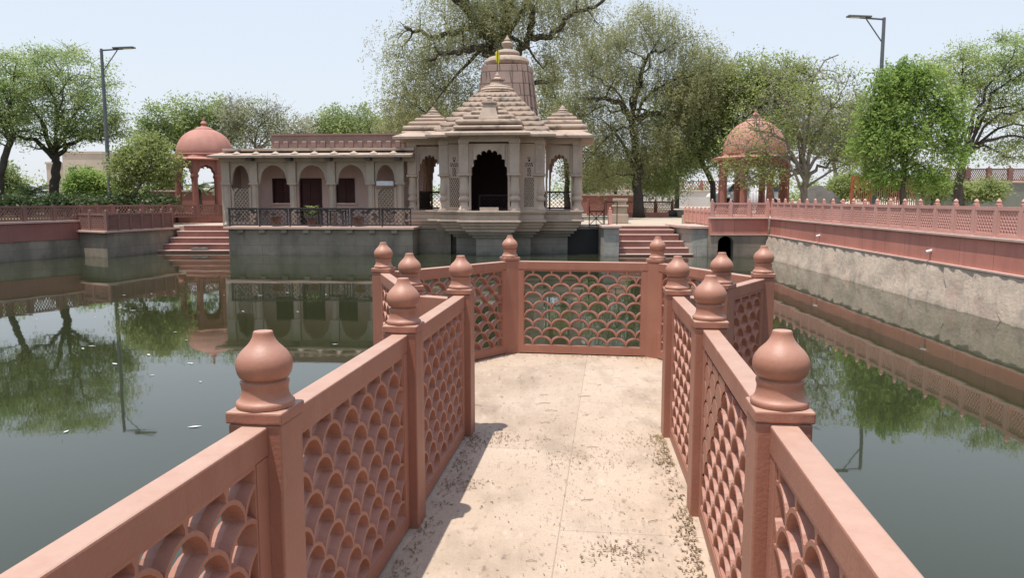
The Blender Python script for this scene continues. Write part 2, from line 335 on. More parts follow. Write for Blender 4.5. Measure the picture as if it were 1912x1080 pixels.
def scale_cells(x0, x1, z0, z1, hw, rise, pitch, n=8):
    """fish-scale openings: an arc on top, two arcs of the next row below"""
    Rr = (hw * hw + rise * rise) / (2 * rise); a1 = math.asin(min(1, hw / Rr)) if rise <= hw else PI - math.asin(hw / Rr)
    arc = [(Rr * math.sin(a1 * (2 * i / n - 1)), Rr * math.cos(a1 * (2 * i / n - 1)) - Rr) for i in range(n + 1)]   # left to right
    low = []
    half = [q for q in arc if q[0] >= -1e-6]
    right = [(q[0] - hw, q[1] - pitch) for q in half]           # left neighbour's right half: from (-hw) apex to centre valley
    left = [(hw - q[0], q[1] - pitch) for q in half]
    low = right + left[::-1][1:]
    cell = low + arc[::-1]                                        # counter clockwise
    out = []; r = 0; z = z1 + pitch * .5
    while z - rise - pitch < z1 + 9 and z > z0:
        k = -1; 
        x = x0 - (hw if r % 2 else 0)
        while x < x1 + hw:
            P = clip([(x + q[0], z + q[1]) for q in cell], x0, x1, z0, z1)
            if len(P) > 2 and area(P) > .18 * hw * pitch: out.append(P)
            x += 2 * hw
        z -= pitch; r += 1
    return out
def lattice(mb, ox0, ox1, oz0, oz1, yf, yb, loops, i1, i2, jit=0):
    ym = (yf + yb) / 2; jr = random.Random(len(loops)); j1 = [i1 for _ in loops]; j2 = [i2 * (1 + jit * jr.uniform(-.4, .4)) for _ in loops]
    for y, nrm in ((yf, (0, -1, 0)), (yb, (0, 1, 0))):
        bm = bmesh.new(); es = []
        for P in [[(ox0, oz0), (ox1, oz0), (ox1, oz1), (ox0, oz1)]] + [inset(P, q) for P, q in zip(loops, j1)]:
            vs = [bm.verts.new((x, y, z)) for x, z in P]
            for i in range(len(vs)):
                es.append(bm.edges.new((vs[i - 1], vs[i])))
        bmesh.ops.triangle_fill(bm, use_beauty=True, use_dissolve=False, edges=es, normal=nrm)
        bm.verts.index_update()
        mb.add([tuple(v.co) for v in bm.verts], [tuple(v.index for v in f.verts) for f in bm.faces]); bm.free()
    for P, q1, q2 in zip(loops, j1, j2):
        a = inset(P, q1); b = inset(P, q2)
        mb.loft([[(x, yf, z) for x, z in a], [(x, ym, z) for x, z in b], [(x, yb, z) for x, z in a]], caps=False)
    return mb

# ------------------------------------------------------------------ setting: water, ground, deck
WZ = -.32
def structure(o): return tag(o, kind='structure')
structure(MB().add([(-60, -30, WZ), (9.5, -30, WZ), (9.5, 32, WZ), (-60, 32, WZ)], [(0, 1, 2, 3)]).obj('water', M['water']))
RW = lambda Y: 7.29 + .0439 * Y                                   # face line of the long right-hand wall
YC = 25.2
def sheet(name, poly, z, material, depth=.6):
    return structure(MB().prism(poly, z - depth, z).obj(name, material))
# far plaza and everything beyond
gp = [(-14.9, 27.2), (-13.4, 26.6), (-12.7, 28.6), (-9.4, 28.6), (-9.4, 27.4), (-3, 27.4), (2.2, 28.0), (3.4, 28.0), (3.4, 27.5), (6.3, 27.5), (6.3, 26.6), (6.7, 26.5), (6.7, 25.6), (9, 25.6), (700, 25.6), (700, 900), (-700, 900), (-700, 27.2)]
sheet('ground', gp, .58, M['ground'], 1.2)
sheet('bank', [(RW(-20) + .06, -30), (RW(YC) + .06, YC + .47), (6.75, YC + .47), (6.75, 31), (9.0, 31.2), (9.6, 120), (220, 120), (220, -30)], .93, M['ground'], 1.6)
sheet('left_bank', [(-24.9, -30), (-24.9, 0), (-15.45, 23.05), (-14.35, 25.9), (-14.6, 29), (-14.6, 60), (-120, 60), (-120, -30)], .86, M['grassy'], 1.6)

# walkway plan: posts at either side, opening into a polygonal platform
P_ = {k: Vector((x, y, 0)) for k, x, y in (
    ('ZL', -1.11, -.76), ('YL', -.914, .72), ('NL', -.718, 2.21), ('ML', -.522, 3.70), ('TL', -.342, 5.17), ('A', -.712, 5.38), ('B', -1.115, 6.72),
    ('C', -.022, 7.97), ('D', 1.452, 7.74), ('E', 2.03, 6.25), ('F', 1.482, 5.47), ('TR', 1.098, 5.13), ('MR', .985, 3.83), ('NR', .783, 2.22), ('YR', .59, .66), ('ZR', .40, -.84))}
deck = [(-1.45, -3), (-1.24, -1.0), (-.85, 2.1), (-.66, 3.7), (-.5, 5.05), (-.83, 5.25), (-1.28, 6.76), (-.07, 8.14), (1.54, 7.88), (2.20, 6.27), (1.56, 5.34), (1.24, 5.02), (1.12, 3.8), (.92, 2.2), (.5, -1), (.3, -3)]
structure(MB().prism(deck, -.22, 0).obj('walkway', M['deck']))
piers = MB()
for x, y in ((-.3, 7.0), (1.2, 7.0), (-.1, 4.6), (.7, 4.6), (-.3, 1.5), (.4, 1.5)): piers.box(x - .15, x + .15, y - .15, y + .15, -1.2, -.22)
structure(piers.obj('walkway_support', M['darkstone']))

# ------------------------------------------------------------------ walkway balustrades
PROF = [(.0, .0), (.080, .0), (.083, .005), (.083, .014), (.078, .019), (.074, .022), (.069, .032), (.066, .048), (.0665, .060), (.0695, .068), (.0695, .075), (.060, .078), (.060, .083),
        (.070, .088), (.0765, .100), (.0800, .116), (.0805, .126), (.0785, .138), (.073, .150), (.064, .163), (.053, .174), (.043, .184), (.036, .194), (.031, .204), (.0285, .213), (.028, .218), (.026, .221), (0, .222)]
post_mb = MB().box(-.078, .078, -.078, .078, -.05, .962).box(-.084, .084, -.084, .084, .964, .999)
post_me = post_mb.mesh('post', M['paint'])
fin_me = MB().lathe([(max(r, .0005), z * .99) for r, z in PROF], n=36).mesh('finial', M['paint_finial'], True)
def balustrade(keys, label, turn=0):
    base = P_[keys[0]]
    root = empty('balustrade', base, 0, label, 'balustrade')
    for i, k in enumerate(keys):
        d1 = (P_[keys[i]] - P_[keys[i - 1]]) if i else (P_[keys[1]] - P_[keys[0]])
        d2 = (P_[keys[i + 1]] - P_[keys[i]]) if i + 1 < len(keys) else d1
        d = d1.normalized() + d2.normalized()
        rz = math.atan2(d.y, d.x)
        po = child(post_me, 'post', root, P_[k] - base, rz)
        b = po.modifiers.new('bevel', 'BEVEL'); b.width = .006; b.segments = 2; b.limit_method = 'ANGLE'
        fo = child(fin_me, 'finial', po, (0, 0, 1.0), random.random() * 6); smooth_by_angle(fo, 50)
    return root
def panel(root, a, b):
    base = root.location; pa, pb = P_[a], P_[b]; d = (pb - pa); L = d.length; d.normalize(); rz = math.atan2(d.y, d.x)
    x0, x1 = .079, L - .079
    mb = MB()
    for (u0, u1) in ((x0, x0 + .068), (x1 - .068, x1)): mb.box(u0, u1, -.037, .037, .012, .872)
    mb.box(x0 + .068, x1 - .068, -.037, .037, .012, .082)
    loops = scale_cells(x0 + .070, x1 - .070, .086, .868, .095, .068, .0915, 10)
    lattice(mb, x0 + .06, x1 - .06, .075, .878, -.034, .034, loops, .0065, .015, .5)
    po = mb.obj('lattice_panel', M['paint_lattice'], root, loc=pa - base, rz=rz)
    bv = po.modifiers.new('bevel', 'BEVEL'); bv.width = .003; bv.segments = 1; bv.limit_method = 'ANGLE'; bv.angle_limit = R(70)
    MB().box(x0 - .004, x1 + .004, -.040, .040, .874, .958).obj('top_rail', M['paint'], po, loc=(0, 0, 0), bevel=.006)
bl = balustrade(['ZL', 'YL', 'NL', 'ML', 'TL'], 'pink scale-lattice balustrade in shade along the left edge of the walkway')
for a, b in (('ZL', 'YL'), ('YL', 'NL'), ('NL', 'ML'), ('ML', 'TL')): panel(bl, a, b)
br = balustrade(['ZR', 'YR', 'NR', 'MR', 'TR'], 'sunlit pink scale-lattice balustrade along the right edge of the walkway')
for a, b in (('ZR', 'YR'), ('YR', 'NR'), ('NR', 'MR'), ('MR', 'TR')): panel(br, a, b)
bo = balustrade(['A', 'B', 'C', 'D', 'E', 'F'], 'pink scale-lattice balustrade round the platform at the end of the walkway')
for a, b in (('A', 'B'), ('B', 'C'), ('C', 'D'), ('D', 'E'), ('E', 'F')): panel(bo, a, b)
for a, b, rt in (('TL', 'A', bl), ('TR', 'F', br)):               # short solid wing walls at the mouth
    pa, pb = P_[a], P_[b]; d = pb - pa; L = d.length
    MB().box(.079, L - .079, -.044, .044, .012, .93).obj('wing_wall', M['paint'], rt, loc=pa - rt.location, rz=math.atan2(d.y, d.x), bevel=.006)

# ------------------------------------------------------------------ generic far balustrade on posts
def simple_loops(x0, x1, z0, z1, nx, nz):
    out = []; cw = (x1 - x0) / nx; ch = (z1 - z0) / nz
    for j in range(nz):
        for i in range(nx + (j % 2)):
            cx = x0 + cw * (i + (0 if j % 2 else .5)); cz = z0 + ch * (j + .5)
            P = [(cx + cw * .40 * math.cos(t), cz + ch * .66 * math.sin(t)) for t in [PI / 3 * q + PI / 6 for q in range(6)]]
            P = clip(P, x0, x1, z0, z1)
            if len(P) > 2 and area(P) > .1 * cw * ch: out.append(P)
    return out
KNOB = [(.0005, 0), (.045, 0), (.045, .015), (.03, .022), (.028, .03), (.040, .045), (.040, .06), (.024, .08), (.012, .095), (.0005, .10)]
def fence_meshes(L, z0, z1, material, nx, nz, pw=.05, knob=True):
    mb = MB()
    for u0, u1 in ((pw, pw + .045), (L - pw - .045, L - pw)): mb.box(u0, u1, -.025, .025, z0 + .05, z1 - .06)
    mb.box(pw, L - pw, -.026, .026, z0, z0 + .05); mb.box(pw, L - pw, -.03, .03, z1 - .06, z1)
    lattice(mb, pw + .03, L - pw - .03, z0 + .04, z1 - .05, -.016, .016, simple_loops(pw + .05, L - pw - .05, z0 + .055, z1 - .065, nx, nz), .004, .008)
    post = MB().box(-pw, pw, -pw, pw, z0 - .02, z1 + .03)
    kn = MB().lathe(KNOB, n=10) if knob else None
    return mb.mesh('lattice_panel', material), post.mesh('post', material), (kn.mesh('knob', material, True) if knob else None), z1 + .03
def far_fence(pts, label, n_each, ms, name='balustrade', skip_first=False):
    """pts: ground polyline (x, y); every stretch divided into n_each[i] panels of the shared size"""
    pm, sm, km, zt = ms
    root = empty(name, (pts[0][0], pts[0][1], 0), 0, label, 'balustrade')
    b = Vector((pts[0][0], pts[0][1], 0))
    Lref = max(v.co.x for v in pm.vertices) + .05
    for i in range(len(pts) - 1):
        a, c = Vector((*pts[i], 0)), Vector((*pts[i + 1], 0)); d = c - a; n = n_each[i]; rz = math.atan2(d.y, d.x)
        for k in range(n):
            q = a + d * (k / n)
            o = child(pm, 'lattice_panel', root, q - b, rz); o.scale.x = (d.length / n) / Lref
            s = child(sm, 'post', root, q - b, rz)
            if km: child(km, 'knob', s, (0, 0, zt))
    s = child(sm, 'post', root, c - b, rz)
    if km: child(km, 'knob', s, (0, 0, zt))
    return root

# right-hand wall
rw = empty('retaining_wall', (RW(0), 0, WZ), 0, 'long red-banded rubble wall along the right side of the pond', 'wall')
ya, yb = -8, YC
def along(mb, off0, z0, off1, z1, ya, yb, n=60, jit=0):
    g0, g1 = [], []
    for i in range(n + 1):
        y = ya + (yb - ya) * i / n
        g0.append((RW(y) - RW(0) - off0 - jit * random.random(), y, z0)); g1.append((RW(y) - RW(0) - off1 - jit * random.random(), y, z1))
    mb.loft([g0, g1], caps=False, closed=False); return mb
st = MB(); rows = 7; nn = 170; grid = []
for j in range(rows + 1):
    z = -.9 + (.40 + .9) * j / rows
    grid.append([(RW(ya + (yb - ya) * i / nn) - RW(0) - (.32 * (1 - j / rows) + .055) - .10 * (random.random() - .5) * (j < rows), ya + (yb - ya) * i / nn, z + (.03 * (random.random() - .5) if 0 < j < rows else 0)) for i in range(nn + 1)])
st.loft(grid, caps=False, closed=False)
smooth_by_angle(st.obj('stone_base', M['rubble'], rw), 60)
dx = math.atan(.0439)
def wallbox(o0, o1, z0, z1): # offsets toward the pond
    return MB().prism([(RW(ya) - RW(0) - o0, ya), (RW(yb) - RW(0) - o0, yb), (RW(yb) - RW(0) - o1, yb), (RW(ya) - RW(0) - o1, ya)], z0, z1)
wallbox(.04, -.25, .40, .915).obj('red_band', M['redwall'], rw)
wallbox(.085, .0, .385, .425).obj('ledge', M['coping'], rw, bevel=.008)
wallbox(.09, -.3, .918, .968).obj('coping', M['coping'], rw, bevel=.01)
for yy in (14.6, 20.6):
    sx = RW(yy) - RW(0) - .04
    MB().lathe([(.03, 0), (.03, .12), (.022, .125), (.022, .02)], n=10).xform(Matrix.Translation((sx + .02, yy, .62)) @ Matrix.Rotation(-PI / 2 - .25, 4, 'Y')).obj('spout', M['white'], rw)
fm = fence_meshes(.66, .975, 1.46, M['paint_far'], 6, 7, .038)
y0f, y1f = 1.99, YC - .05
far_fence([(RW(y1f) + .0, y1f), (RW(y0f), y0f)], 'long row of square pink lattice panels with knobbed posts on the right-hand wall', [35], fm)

# far right corner: frontal wall with drain opening
fw = empty('retaining_wall', (7.4, YC, WZ), 0, 'dark red and grey wall with an arched drain at the far right corner', 'wall')
x0, x1 = 6.45 - 7.4, RW(YC) - 7.4 - .1
MB().box(x0, x1, .04, .35, .42, .925).obj('red_band', M['redwall'], fw)
MB().box(x0 - .03, x1, -.02, .4, .925, .97).obj('coping', M['coping'], fw, bevel=.01)
xs = np.linspace(x0, x1, 60); dc, dr = x0 + .50, .27
zb = [(.10 + math.sqrt(max(0, dr * dr - (x - dc) ** 2)) if abs(x - dc) < dr else -.9) for x in xs]
MB().strip_panel(list(xs), zb, [.415] * 60, .06, .38).obj('stone_base', M['darkstone'], fw)
MB().box(x0 - .02, x1, .02, .06, .395, .44).obj('ledge', M['coping'], fw)
MB().box(x0 + .15, x0 + .85, .40, .44, -.9, .39).obj('drain_shade', M['iron'], fw)  # black colour stands in for the shade deep in the drain
fm2 = fence_meshes(.78, .975, 1.45, M['paint_far'], 8, 6)
far_fence([(6.5, YC + .15), (RW(YC) - .1, YC + .15)], 'short frontal row of diamond-pierced pink panels at the far right corner', [3], fm2)
fm3 = fence_meshes(.6, .70, 1.18, M['paint_far'], 6, 7)
far_fence([(6.62, 25.75), (6.66, 26.9), (6.69, 28.2), (6.71, 30.2)], 'low sunlit pink balustrade running back beside the right-hand steps', [2, 2, 3], fm3)

# right steps with flanking piers
def steps(name, label, poly_of, levels, front):
    root = empty(name, front, 0, label, 'steps')
    for i, (z0, z1, y) in enumerate(levels):
        xl, xr, yb2 = poly_of(i)
        MB().box(xl, xr, y, yb2, z0, z1 - .035).obj('riser', M['step'], root, loc=(-front[0], -front[1], -front[2]))
        MB().box(xl - .0, xr + .0, y - .035, yb2, z1 - .033, z1).obj('tread', M['tread'], root, loc=(-front[0], -front[1], -front[2]), bevel=.008)
    return root
steps('stone_steps', 'pink stone steps rising from the pond between two grey piers right of the temple', lambda i: (3.55 + .02 * i, 6.02 - .10 * i, 27.6),
      [(-.9, -.25, 25.75), (-.25, -.06, 26.05), (-.06, .15, 26.35), (.15, .36, 26.65), (.36, .52, 26.95), (.52, .64, 27.25)], (4.8, 25.75, WZ))
pl = empty('pier', (3.3, 25.7, WZ), 0, 'narrow grey stone pier at the left side of the right-hand steps', 'pier')
MB().box(-.26, .24, 0, 1.6, -.9, .61).obj('shaft', M['pierstone'], pl); MB().box(-.33, .31, -.07, 1.7, .613, .69).obj('cap', M['coping'], pl, bevel=.01)
pr = empty('pier', (6.3, 25.7, WZ), 0, 'wide angled grey stone pier at the right side of the right-hand steps', 'pier')
MB().prism([(-.32, .1), (.17, .0), (.17, 2.2), (-.62, 2.2), (-.62, 1.6)], -.9, .59).obj('shaft', M['pierstone'], pr)
MB().prism([(-.42, .04), (.27, -.07), (.27, 2.3), (-.8, 2.3), (-.74, 1.55)], .593, .68).obj('cap', M['coping'], pr, bevel=.01)

# left side: oblique red wall, projecting terrace, steps
lw = empty('retaining_wall', (-15.3, 23.1, WZ), 0, 'oblique red wall on grey stone at the far left of the pond', 'wall')
def oblique(a, b, th, z0, z1, over=0):
    a, b = Vector(a), Vector(b); d = (b - a).normalized(); n = Vector((d.y, -d.x))     # n points to the pond
    q = [a + n * over, b + n * over, b - n * th, a - n * th]
    return MB().prism([(v.x + 15.3, v.y - 23.1) for v in q], z0, z1)
LA, LB = (-24.7, 0), (-15.3, 23.1); LC = (-14.2, 25.9)
for nm, th, z0, z1, ov, m_ in (('stone_base', .5, -.9, .27, -.03, 'darkstone'), ('red_band', .4, .272, .82, .0, 'parapet_red'), ('coping', .45, .823, .88, .06, 'coping')):
    mb = oblique(LA, LB, th, z0, z1, ov); mb2 = oblique(LB, LC, th, z0, z1, ov)
    mb.merge(mb2).obj(nm, M[m_], lw)
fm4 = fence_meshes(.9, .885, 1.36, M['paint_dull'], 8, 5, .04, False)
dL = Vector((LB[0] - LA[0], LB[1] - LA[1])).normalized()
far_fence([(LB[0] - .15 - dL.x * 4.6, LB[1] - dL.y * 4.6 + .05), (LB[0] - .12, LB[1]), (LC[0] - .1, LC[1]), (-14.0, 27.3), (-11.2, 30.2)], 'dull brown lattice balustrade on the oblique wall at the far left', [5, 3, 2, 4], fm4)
tA, tB, tC = (-14.85, 25.9), (-12.95, 24.75), (-12.2, 28.2)
tr = empty('retaining_wall', (tB[0], tB[1], WZ), 0, 'grey stained stone terrace wall jutting into the pond left of the left steps', 'wall')
tp = lambda o: [(tA[0] - tB[0] - o, tA[1] - tB[1] - o * .6), (0 + o * .3, 0 - o * 1.3), (tC[0] - tB[0] + o, tC[1] - tB[1]), (tC[0] - tB[0] + o, 4.2), (-2.4, 4.2)]
MB().prism(tp(-.12), -.9, .48).obj('stone_base', M['darkstone'], tr); MB().prism(tp(.0), .483, .55).obj('coping', M['coping'], tr, bevel=.01)
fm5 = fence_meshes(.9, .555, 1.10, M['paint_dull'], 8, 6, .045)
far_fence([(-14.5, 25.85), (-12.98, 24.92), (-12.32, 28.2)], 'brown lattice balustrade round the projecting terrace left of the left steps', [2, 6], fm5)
steps('stone_steps', 'broad pink stone steps going down to the pond left of the hall', lambda i: (-12.55 + .13 * i, -9.62 - .05 * i, 29.2),
      [(-.9, -.23, 27.35), (-.23, -.02, 27.65), (-.02, .19, 27.95), (.19, .41, 28.25), (.41, .61, 28.55)], (-11, 27.35, WZ))
for k, (px, py) in enumerate(((388, 459), (402, 460))):
    q = at(px, 463, z=-.22); o = MB().lathe([(.001, 0), (.2, .01), (.19, .06), (.08, .09), (.001, .1)], n=9).obj('stone', M['greyrock'], loc=(q.x, 27.5, -.23))
    o.scale = (1, .6, 1); tag(o, 'flat grey stone lying on the lowest left step, %s of two' % ('left' if k == 0 else 'right'), 'stone')

# ------------------------------------------------------------------ temple
TO = (-.76, 25.5, WZ); TR_ = -R(5.5)
T = empty('temple', TO, TR_, 'grey stone temple with stepped pyramid roofs and a pink spire standing in the pond', 'temple')
def plan(o, yb=4.6):
    c, t2, t3, y1, y2 = .99, 1.78, 3.03, .7, 1.3
    return [(-t3 - o, yb), (-t3 - o, y2 - o), (-t2 - o, y2 - o), (-t2 - o, y1 - o), (-c - o, y1 - o), (-c - o, -o), (c + o, -o), (c + o, y1 - o), (t2 + o, y1 - o), (t2 + o, y2 - o), (t3 + o, y2 - o), (t3 + o, yb)]
pb = MB()
for z0, z1, o in ((-.9, .28, -.5), (.28, .38, -.40), (.38, .48, -.28)): pb.prism(plan(o, 2.3), z0, z1)
pb.obj('plinth_base', M['temple_low'], T)
pb = MB()
for z0, z1, o in ((.48, .60, -.18), (.60, .69, -.10), (.69, .80, -.04), (.80, .86, .06), (.86, .90, .0), (.90, 1.07, -.03), (1.07, 1.12, .02), (1.12, 1.18, .05)): pb.prism(plan(o, 4.6), z0, z1)
pb.obj('plinth_moulding', M['temple'], T, bevel=.012)
PIL = [(.205, 0), (.205, .05), (.17, .10), (.135, .17), (.125, .28), (.15, .31), (.185, .36), (.185, .42), (.15, .46), (.135, .49), (.165, .56), (.175, .62), (.165, .72), (.15, .85), (.142, 1.0), (.14, 1.08), (.16, 1.11), (.16, 1.15)]
pil = MB().lathe(PIL, (0, 0, 0), 12); pil.box(-.2, .2, -.2, .2, 1.15, 1.21).box(-.165, .165, -.165, .165, 1.21, 1.235).box(-.155, .155, -.155, .155, 1.235, 2.18).box(-.172, .172, -.172, .172, 2.18, 2.34)
pil_me = pil.mesh('pillar', M['temple'])
for x, y in ((-.83, .2), (.83, .2), (-1.62, .9), (1.62, .9), (-2.85, 1.5), (2.85, 1.5), (-2.85, 3.9), (2.85, 3.9)):
    o = child(pil_me, 'pillar', T, (x, y, 1.181 - TO[2]), 0); smooth_by_angle(o, 30)
    b = o.modifiers.new('bevel', 'BEVEL'); b.width = .01; b.segments = 1; b.limit_method = 'ANGLE'; b.angle_limit = R(60)
def cusped(half, spring, top, n, bulge=0):
    """cusped arch: lower edge over x in [-half, half]"""
    xs, zs = [], []; m = n * 8
    for i in range(m + 1):
        a = PI * i / m; x = -half * math.cos(a); s = abs(math.sin(n * a))
        k = 1 - .10 * (1 - s) ** 1.6 * (1 if 0 < i < m else 0)
        xs.append(x * k); zs.append(spring + (top - spring) * math.sin(a) ** .8 * k)
    return xs, zs
def arch_panel(x0, x1, half, spring, top, ztop, y0, y1, floor=1.18, n=9, c=None):
    c = (x0 + x1) / 2 if c is None else c
    xs, zs = cusped(half, spring, top, n)
    mb = MB().strip_panel([c + x for x in xs], zs, [ztop] * len(xs), y0, y1)
    mb.box(x0, c - half, y0, y1, spring - .12, ztop).box(c + half, x1, y0, y1, spring - .12, ztop)
    for sg in (-1, 1):          # slim engaged jamb
        xa, xb = (x0, c - half + .0) if sg < 0 else (c + half, x1)
        if xb - xa > .02: mb.box(xa, xb, y0 + .02, y1 - .02, floor, spring - .12)
    return mb
arch_panel(-.68, .68, .61, 2.30, 3.17, 3.36, .13, .28).obj('cusped_arch', M['temple'], T)
for sg in (-1, 1):
    a = arch_panel(-1.08, 1.08, .34, 2.25, 3.08, 3.36, -.07, .07, c=0)
    a = arch_panel(-.46, .46, .40, 2.25, 3.08, 3.36, -.07, .07)
    a.xform(Matrix.Translation((sg * 2.235, 1.5, 0))).obj('cusped_arch', M['temple'], T)
    arch_panel(-.46, .46, .40, 2.25, 3.08, 3.36, -.07, .07).xform(Matrix.Translation((sg * 2.235, 3.9, 0))).obj('cusped_arch', M['temple'], T)
    arch_panel(-1.05, 1.05, .8, 2.25, 3.08, 3.36, -.07, .07).xform(Matrix.Translation((sg * 2.85, 2.7, 0)) @ Matrix.Rotation(PI / 2, 4, 'Z')).obj('cusped_arch', M['temple'], T)
    # pierced screens flanking the central bay
    lo = simple_loops(-.17, .17, 1.30, 2.28, 5, 14) + simple_loops(-.07, .07, 2.32, 2.62, 2, 4) + simple_loops(-.14, .14, 2.64, 2.78, 4, 2) + simple_loops(-.05, .05, 2.80, 2.98, 1, 2)
    mb = MB(); lattice(mb, -.36, .36, 1.18, 3.4, -.05, .05, lo, .004, .010); mb.xform(Matrix.Translation((sg * 1.26, .82, 0))).obj('lattice_screen', M['temple'], T)
    MB().box(sg * .90 - .03, sg * .90 + .03, .36, .78, 1.18, 3.4).obj('side_wall', M['temple'], T)
    MB().box(sg * 1.44 - .04, sg * 1.44 + .04, .9, 4.45, 1.18, 3.5).obj('inner_wall', M['pinkwall'], T)
    # low pierced railings inside the side bays
    for (yy, rr) in ((3.8, 0),):
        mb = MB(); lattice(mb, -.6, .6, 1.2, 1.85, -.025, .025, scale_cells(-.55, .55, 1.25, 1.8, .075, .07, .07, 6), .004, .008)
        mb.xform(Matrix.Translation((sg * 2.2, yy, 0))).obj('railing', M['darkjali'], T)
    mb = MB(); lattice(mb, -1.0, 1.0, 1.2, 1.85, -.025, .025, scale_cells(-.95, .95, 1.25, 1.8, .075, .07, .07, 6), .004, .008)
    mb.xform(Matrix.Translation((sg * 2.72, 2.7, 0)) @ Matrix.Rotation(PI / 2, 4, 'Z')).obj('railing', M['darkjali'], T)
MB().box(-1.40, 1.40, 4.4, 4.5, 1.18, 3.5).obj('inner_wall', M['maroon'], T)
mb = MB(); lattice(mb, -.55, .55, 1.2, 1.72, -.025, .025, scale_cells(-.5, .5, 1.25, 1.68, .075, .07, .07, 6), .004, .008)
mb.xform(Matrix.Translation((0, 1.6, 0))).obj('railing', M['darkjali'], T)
MB().box(-.30, .32, -.0, .10, 1.181, 1.30).obj('threshold', M['temple'], T, bevel=.01)
MB().prism(plan(-.04), 3.42, 3.62).obj('architrave', M['temple'], T)
def ring(o, z): return [(x, y, z) for x, y in plan(o, 4.7)]
MB().loft([ring(-.06, 3.60), ring(.30, 3.585), ring(.37, 3.60), ring(.375, 3.675), ring(.28, 3.72), ring(-.05, 3.86)]).obj('eave', M['roof'], T)
def layer(mb, cx, cy, hx, hy, z0, h, lip=.05, wav=0, n=1):
    """one rounded course of a stepped stone roof"""
    prof = [(-.05, 0), (0, .0), (lip * .6, h * .18), (lip, h * .42), (lip * .8, h * .66), (lip * .1, h * .88), (-.12, h)]
    rings = []
    for o, dz in prof:
        a, b = max(hx + o, .02), max(hy + o, .02); r = []
        for (sx, sy, ex, ey) in ((-1, -1, 1, -1), (1, -1, 1, 1), (1, 1, -1, 1), (-1, 1, -1, -1)):
            for k in range(n):
                t = k / n; x = (sx + (ex - sx) * t) * a; y = (sy + (ey - sy) * t) * b
                w = wav * abs(math.sin(PI * t * n / 4)) if wav and 0 < dz < h * .7 else 0
                r.append((cx + x, cy + y, z0 + dz - w))
        rings.append(r)
    mb.loft(rings)
mr = MB()
for i in range(8):
    hw = 1.86 - i * .168; layer(mr, 0, 2.55, hw, hw, 3.80 + i * .182, .172, .06, .045, 32)
mr.obj('main_roof', M['roof'], T)
for o in (T.children[-1],): smooth_by_angle(o, 50)
AM = [(.30, 0), (.54, .02), (.60, .07), (.56, .12), (.59, .15), (.57, .20), (.52, .23), (.53, .26), (.46, .30), (.36, .33), (.30, .345), (.27, .36), (.24, .46), (.19, .55), (.26, .56), (.27, .60), (.14, .63), (.09, .70), (.055, .72), (.085, .76), (.07, .80), (.03, .84), (.015, .92), (.002, .94)]
smooth_by_angle(MB().lathe([(r, z * .84) for r, z in AM], (0, 2.55, 5.25), 40, 20, .05).obj('roof_finial', M['roof'], T), 40)
fr = MB()
for hx, yf, z0, h in ((1.08, -.22, 3.80, .13), (1.02, -.12, 3.965, .17), (.80, .06, 4.13, .165), (.55, .22, 4.29, .16), (.34, .38, 4.44, .14)):
    layer(fr, 0, (yf + 2.0) / 2, hx, (2.0 - yf) / 2, z0, h, .05)
fr.obj('front_roof', M['roof'], T, bevel=.01)
pd = MB().loft([[(-.33, -.02, 4.14), (.33, -.02, 4.14), (.33, .5, 4.14), (-.33, .5, 4.14)], [(-.17, .12, 4.64), (.17, .12, 4.64), (.17, .5, 4.64), (-.17, .5, 4.64)]])
pd.box(-.24, .24, .06, .52, 4.642, 4.71)
pd.obj('pediment', M['temple'], T, bevel=.012)
smooth_by_angle(MB().lathe([(.14, 0), (.15, .04), (.08, .08), (.10, .13), (.06, .18), (.075, .22), (.03, .28), (.002, .34)], (0, .3, 4.71), 14).obj('roof_finial', M['roof'], T), 40)
for sg in (-1, 1):
    sr = MB(); cx, cy = sg * 2.30, 2.5
    for hw, z0, h in ((.86, 3.79, .12), (.82, 3.93, .17), (.66, 4.10, .16), (.48, 4.26, .14), (.32, 4.40, .13)): layer(sr, cx, cy, hw, hw * 1.25, z0, h, .045)
    sr.lathe([(.24, 0), (.25, .05), (.17, .09), (.20, .13), (.10, .18), (.10, .22), (.03, .27), (.002, .32)], (cx, cy, 4.53), 14)
    sr.obj('side_roof', M['roof'], T, bevel=.01)
# spire
def ratha(w):
    q = []
    for k in range(4):
        for x, y in ((-1, -.80), (-.62, -.80), (-.62, -.90), (-.26, -.90), (-.26, -.95), (.26, -.95), (.26, -.90), (.62, -.90), (.62, -.80)):
            x = x if x != -1 else -.80
            for _ in range(k): x, y = -y, x
            q.append((x * w, y * w))
    return q
sh = MB(); rg = []
for i in range(15):
    t = i / 14; z = .5 + (6.70 - .5) * t; w = 1.03 + .56 * (1 - t ** 1.6)
    rg.append([(x, 6.0 + y, z) for x, y in ratha(w)])
sh.loft(rg); sh.obj('spire', M['shikhara'], T, bevel=.015)
ak = [(.62, 0), (.62, .05), (.70, .06), (.82, .12), (.87, .22), (.84, .32), (.74, .40), (.58, .44), (.42, .45), (.42, .47), (.47, .50), (.49, .57), (.45, .64), (.36, .69), (.22, .72), (.17, .75), (.15, .80), (.22, .88), (.24, .96), (.17, 1.03), (.10, 1.06), (.13, 1.10), (.06, 1.18), (.004, 1.30)]
smooth_by_angle(MB().lathe(ak, (0, 6.0, 6.68), 48, 24, .03).obj('spire_crown', M['roof'], T), 40)
fl = T.matrix_basis @ Vector((0, 2.55, 6.03 - TO[2]))
fg = empty('flag', (fl.x, fl.y, 6.02), 0, 'narrow yellow flag on a thin pole above the main temple roof', 'flag')
MB().tube([(0, 0, 0), (.0, 0, .95)], [.014, .009], 6).obj('pole', M['iron'], fg, loc=(0, 0, 0))
cl = []
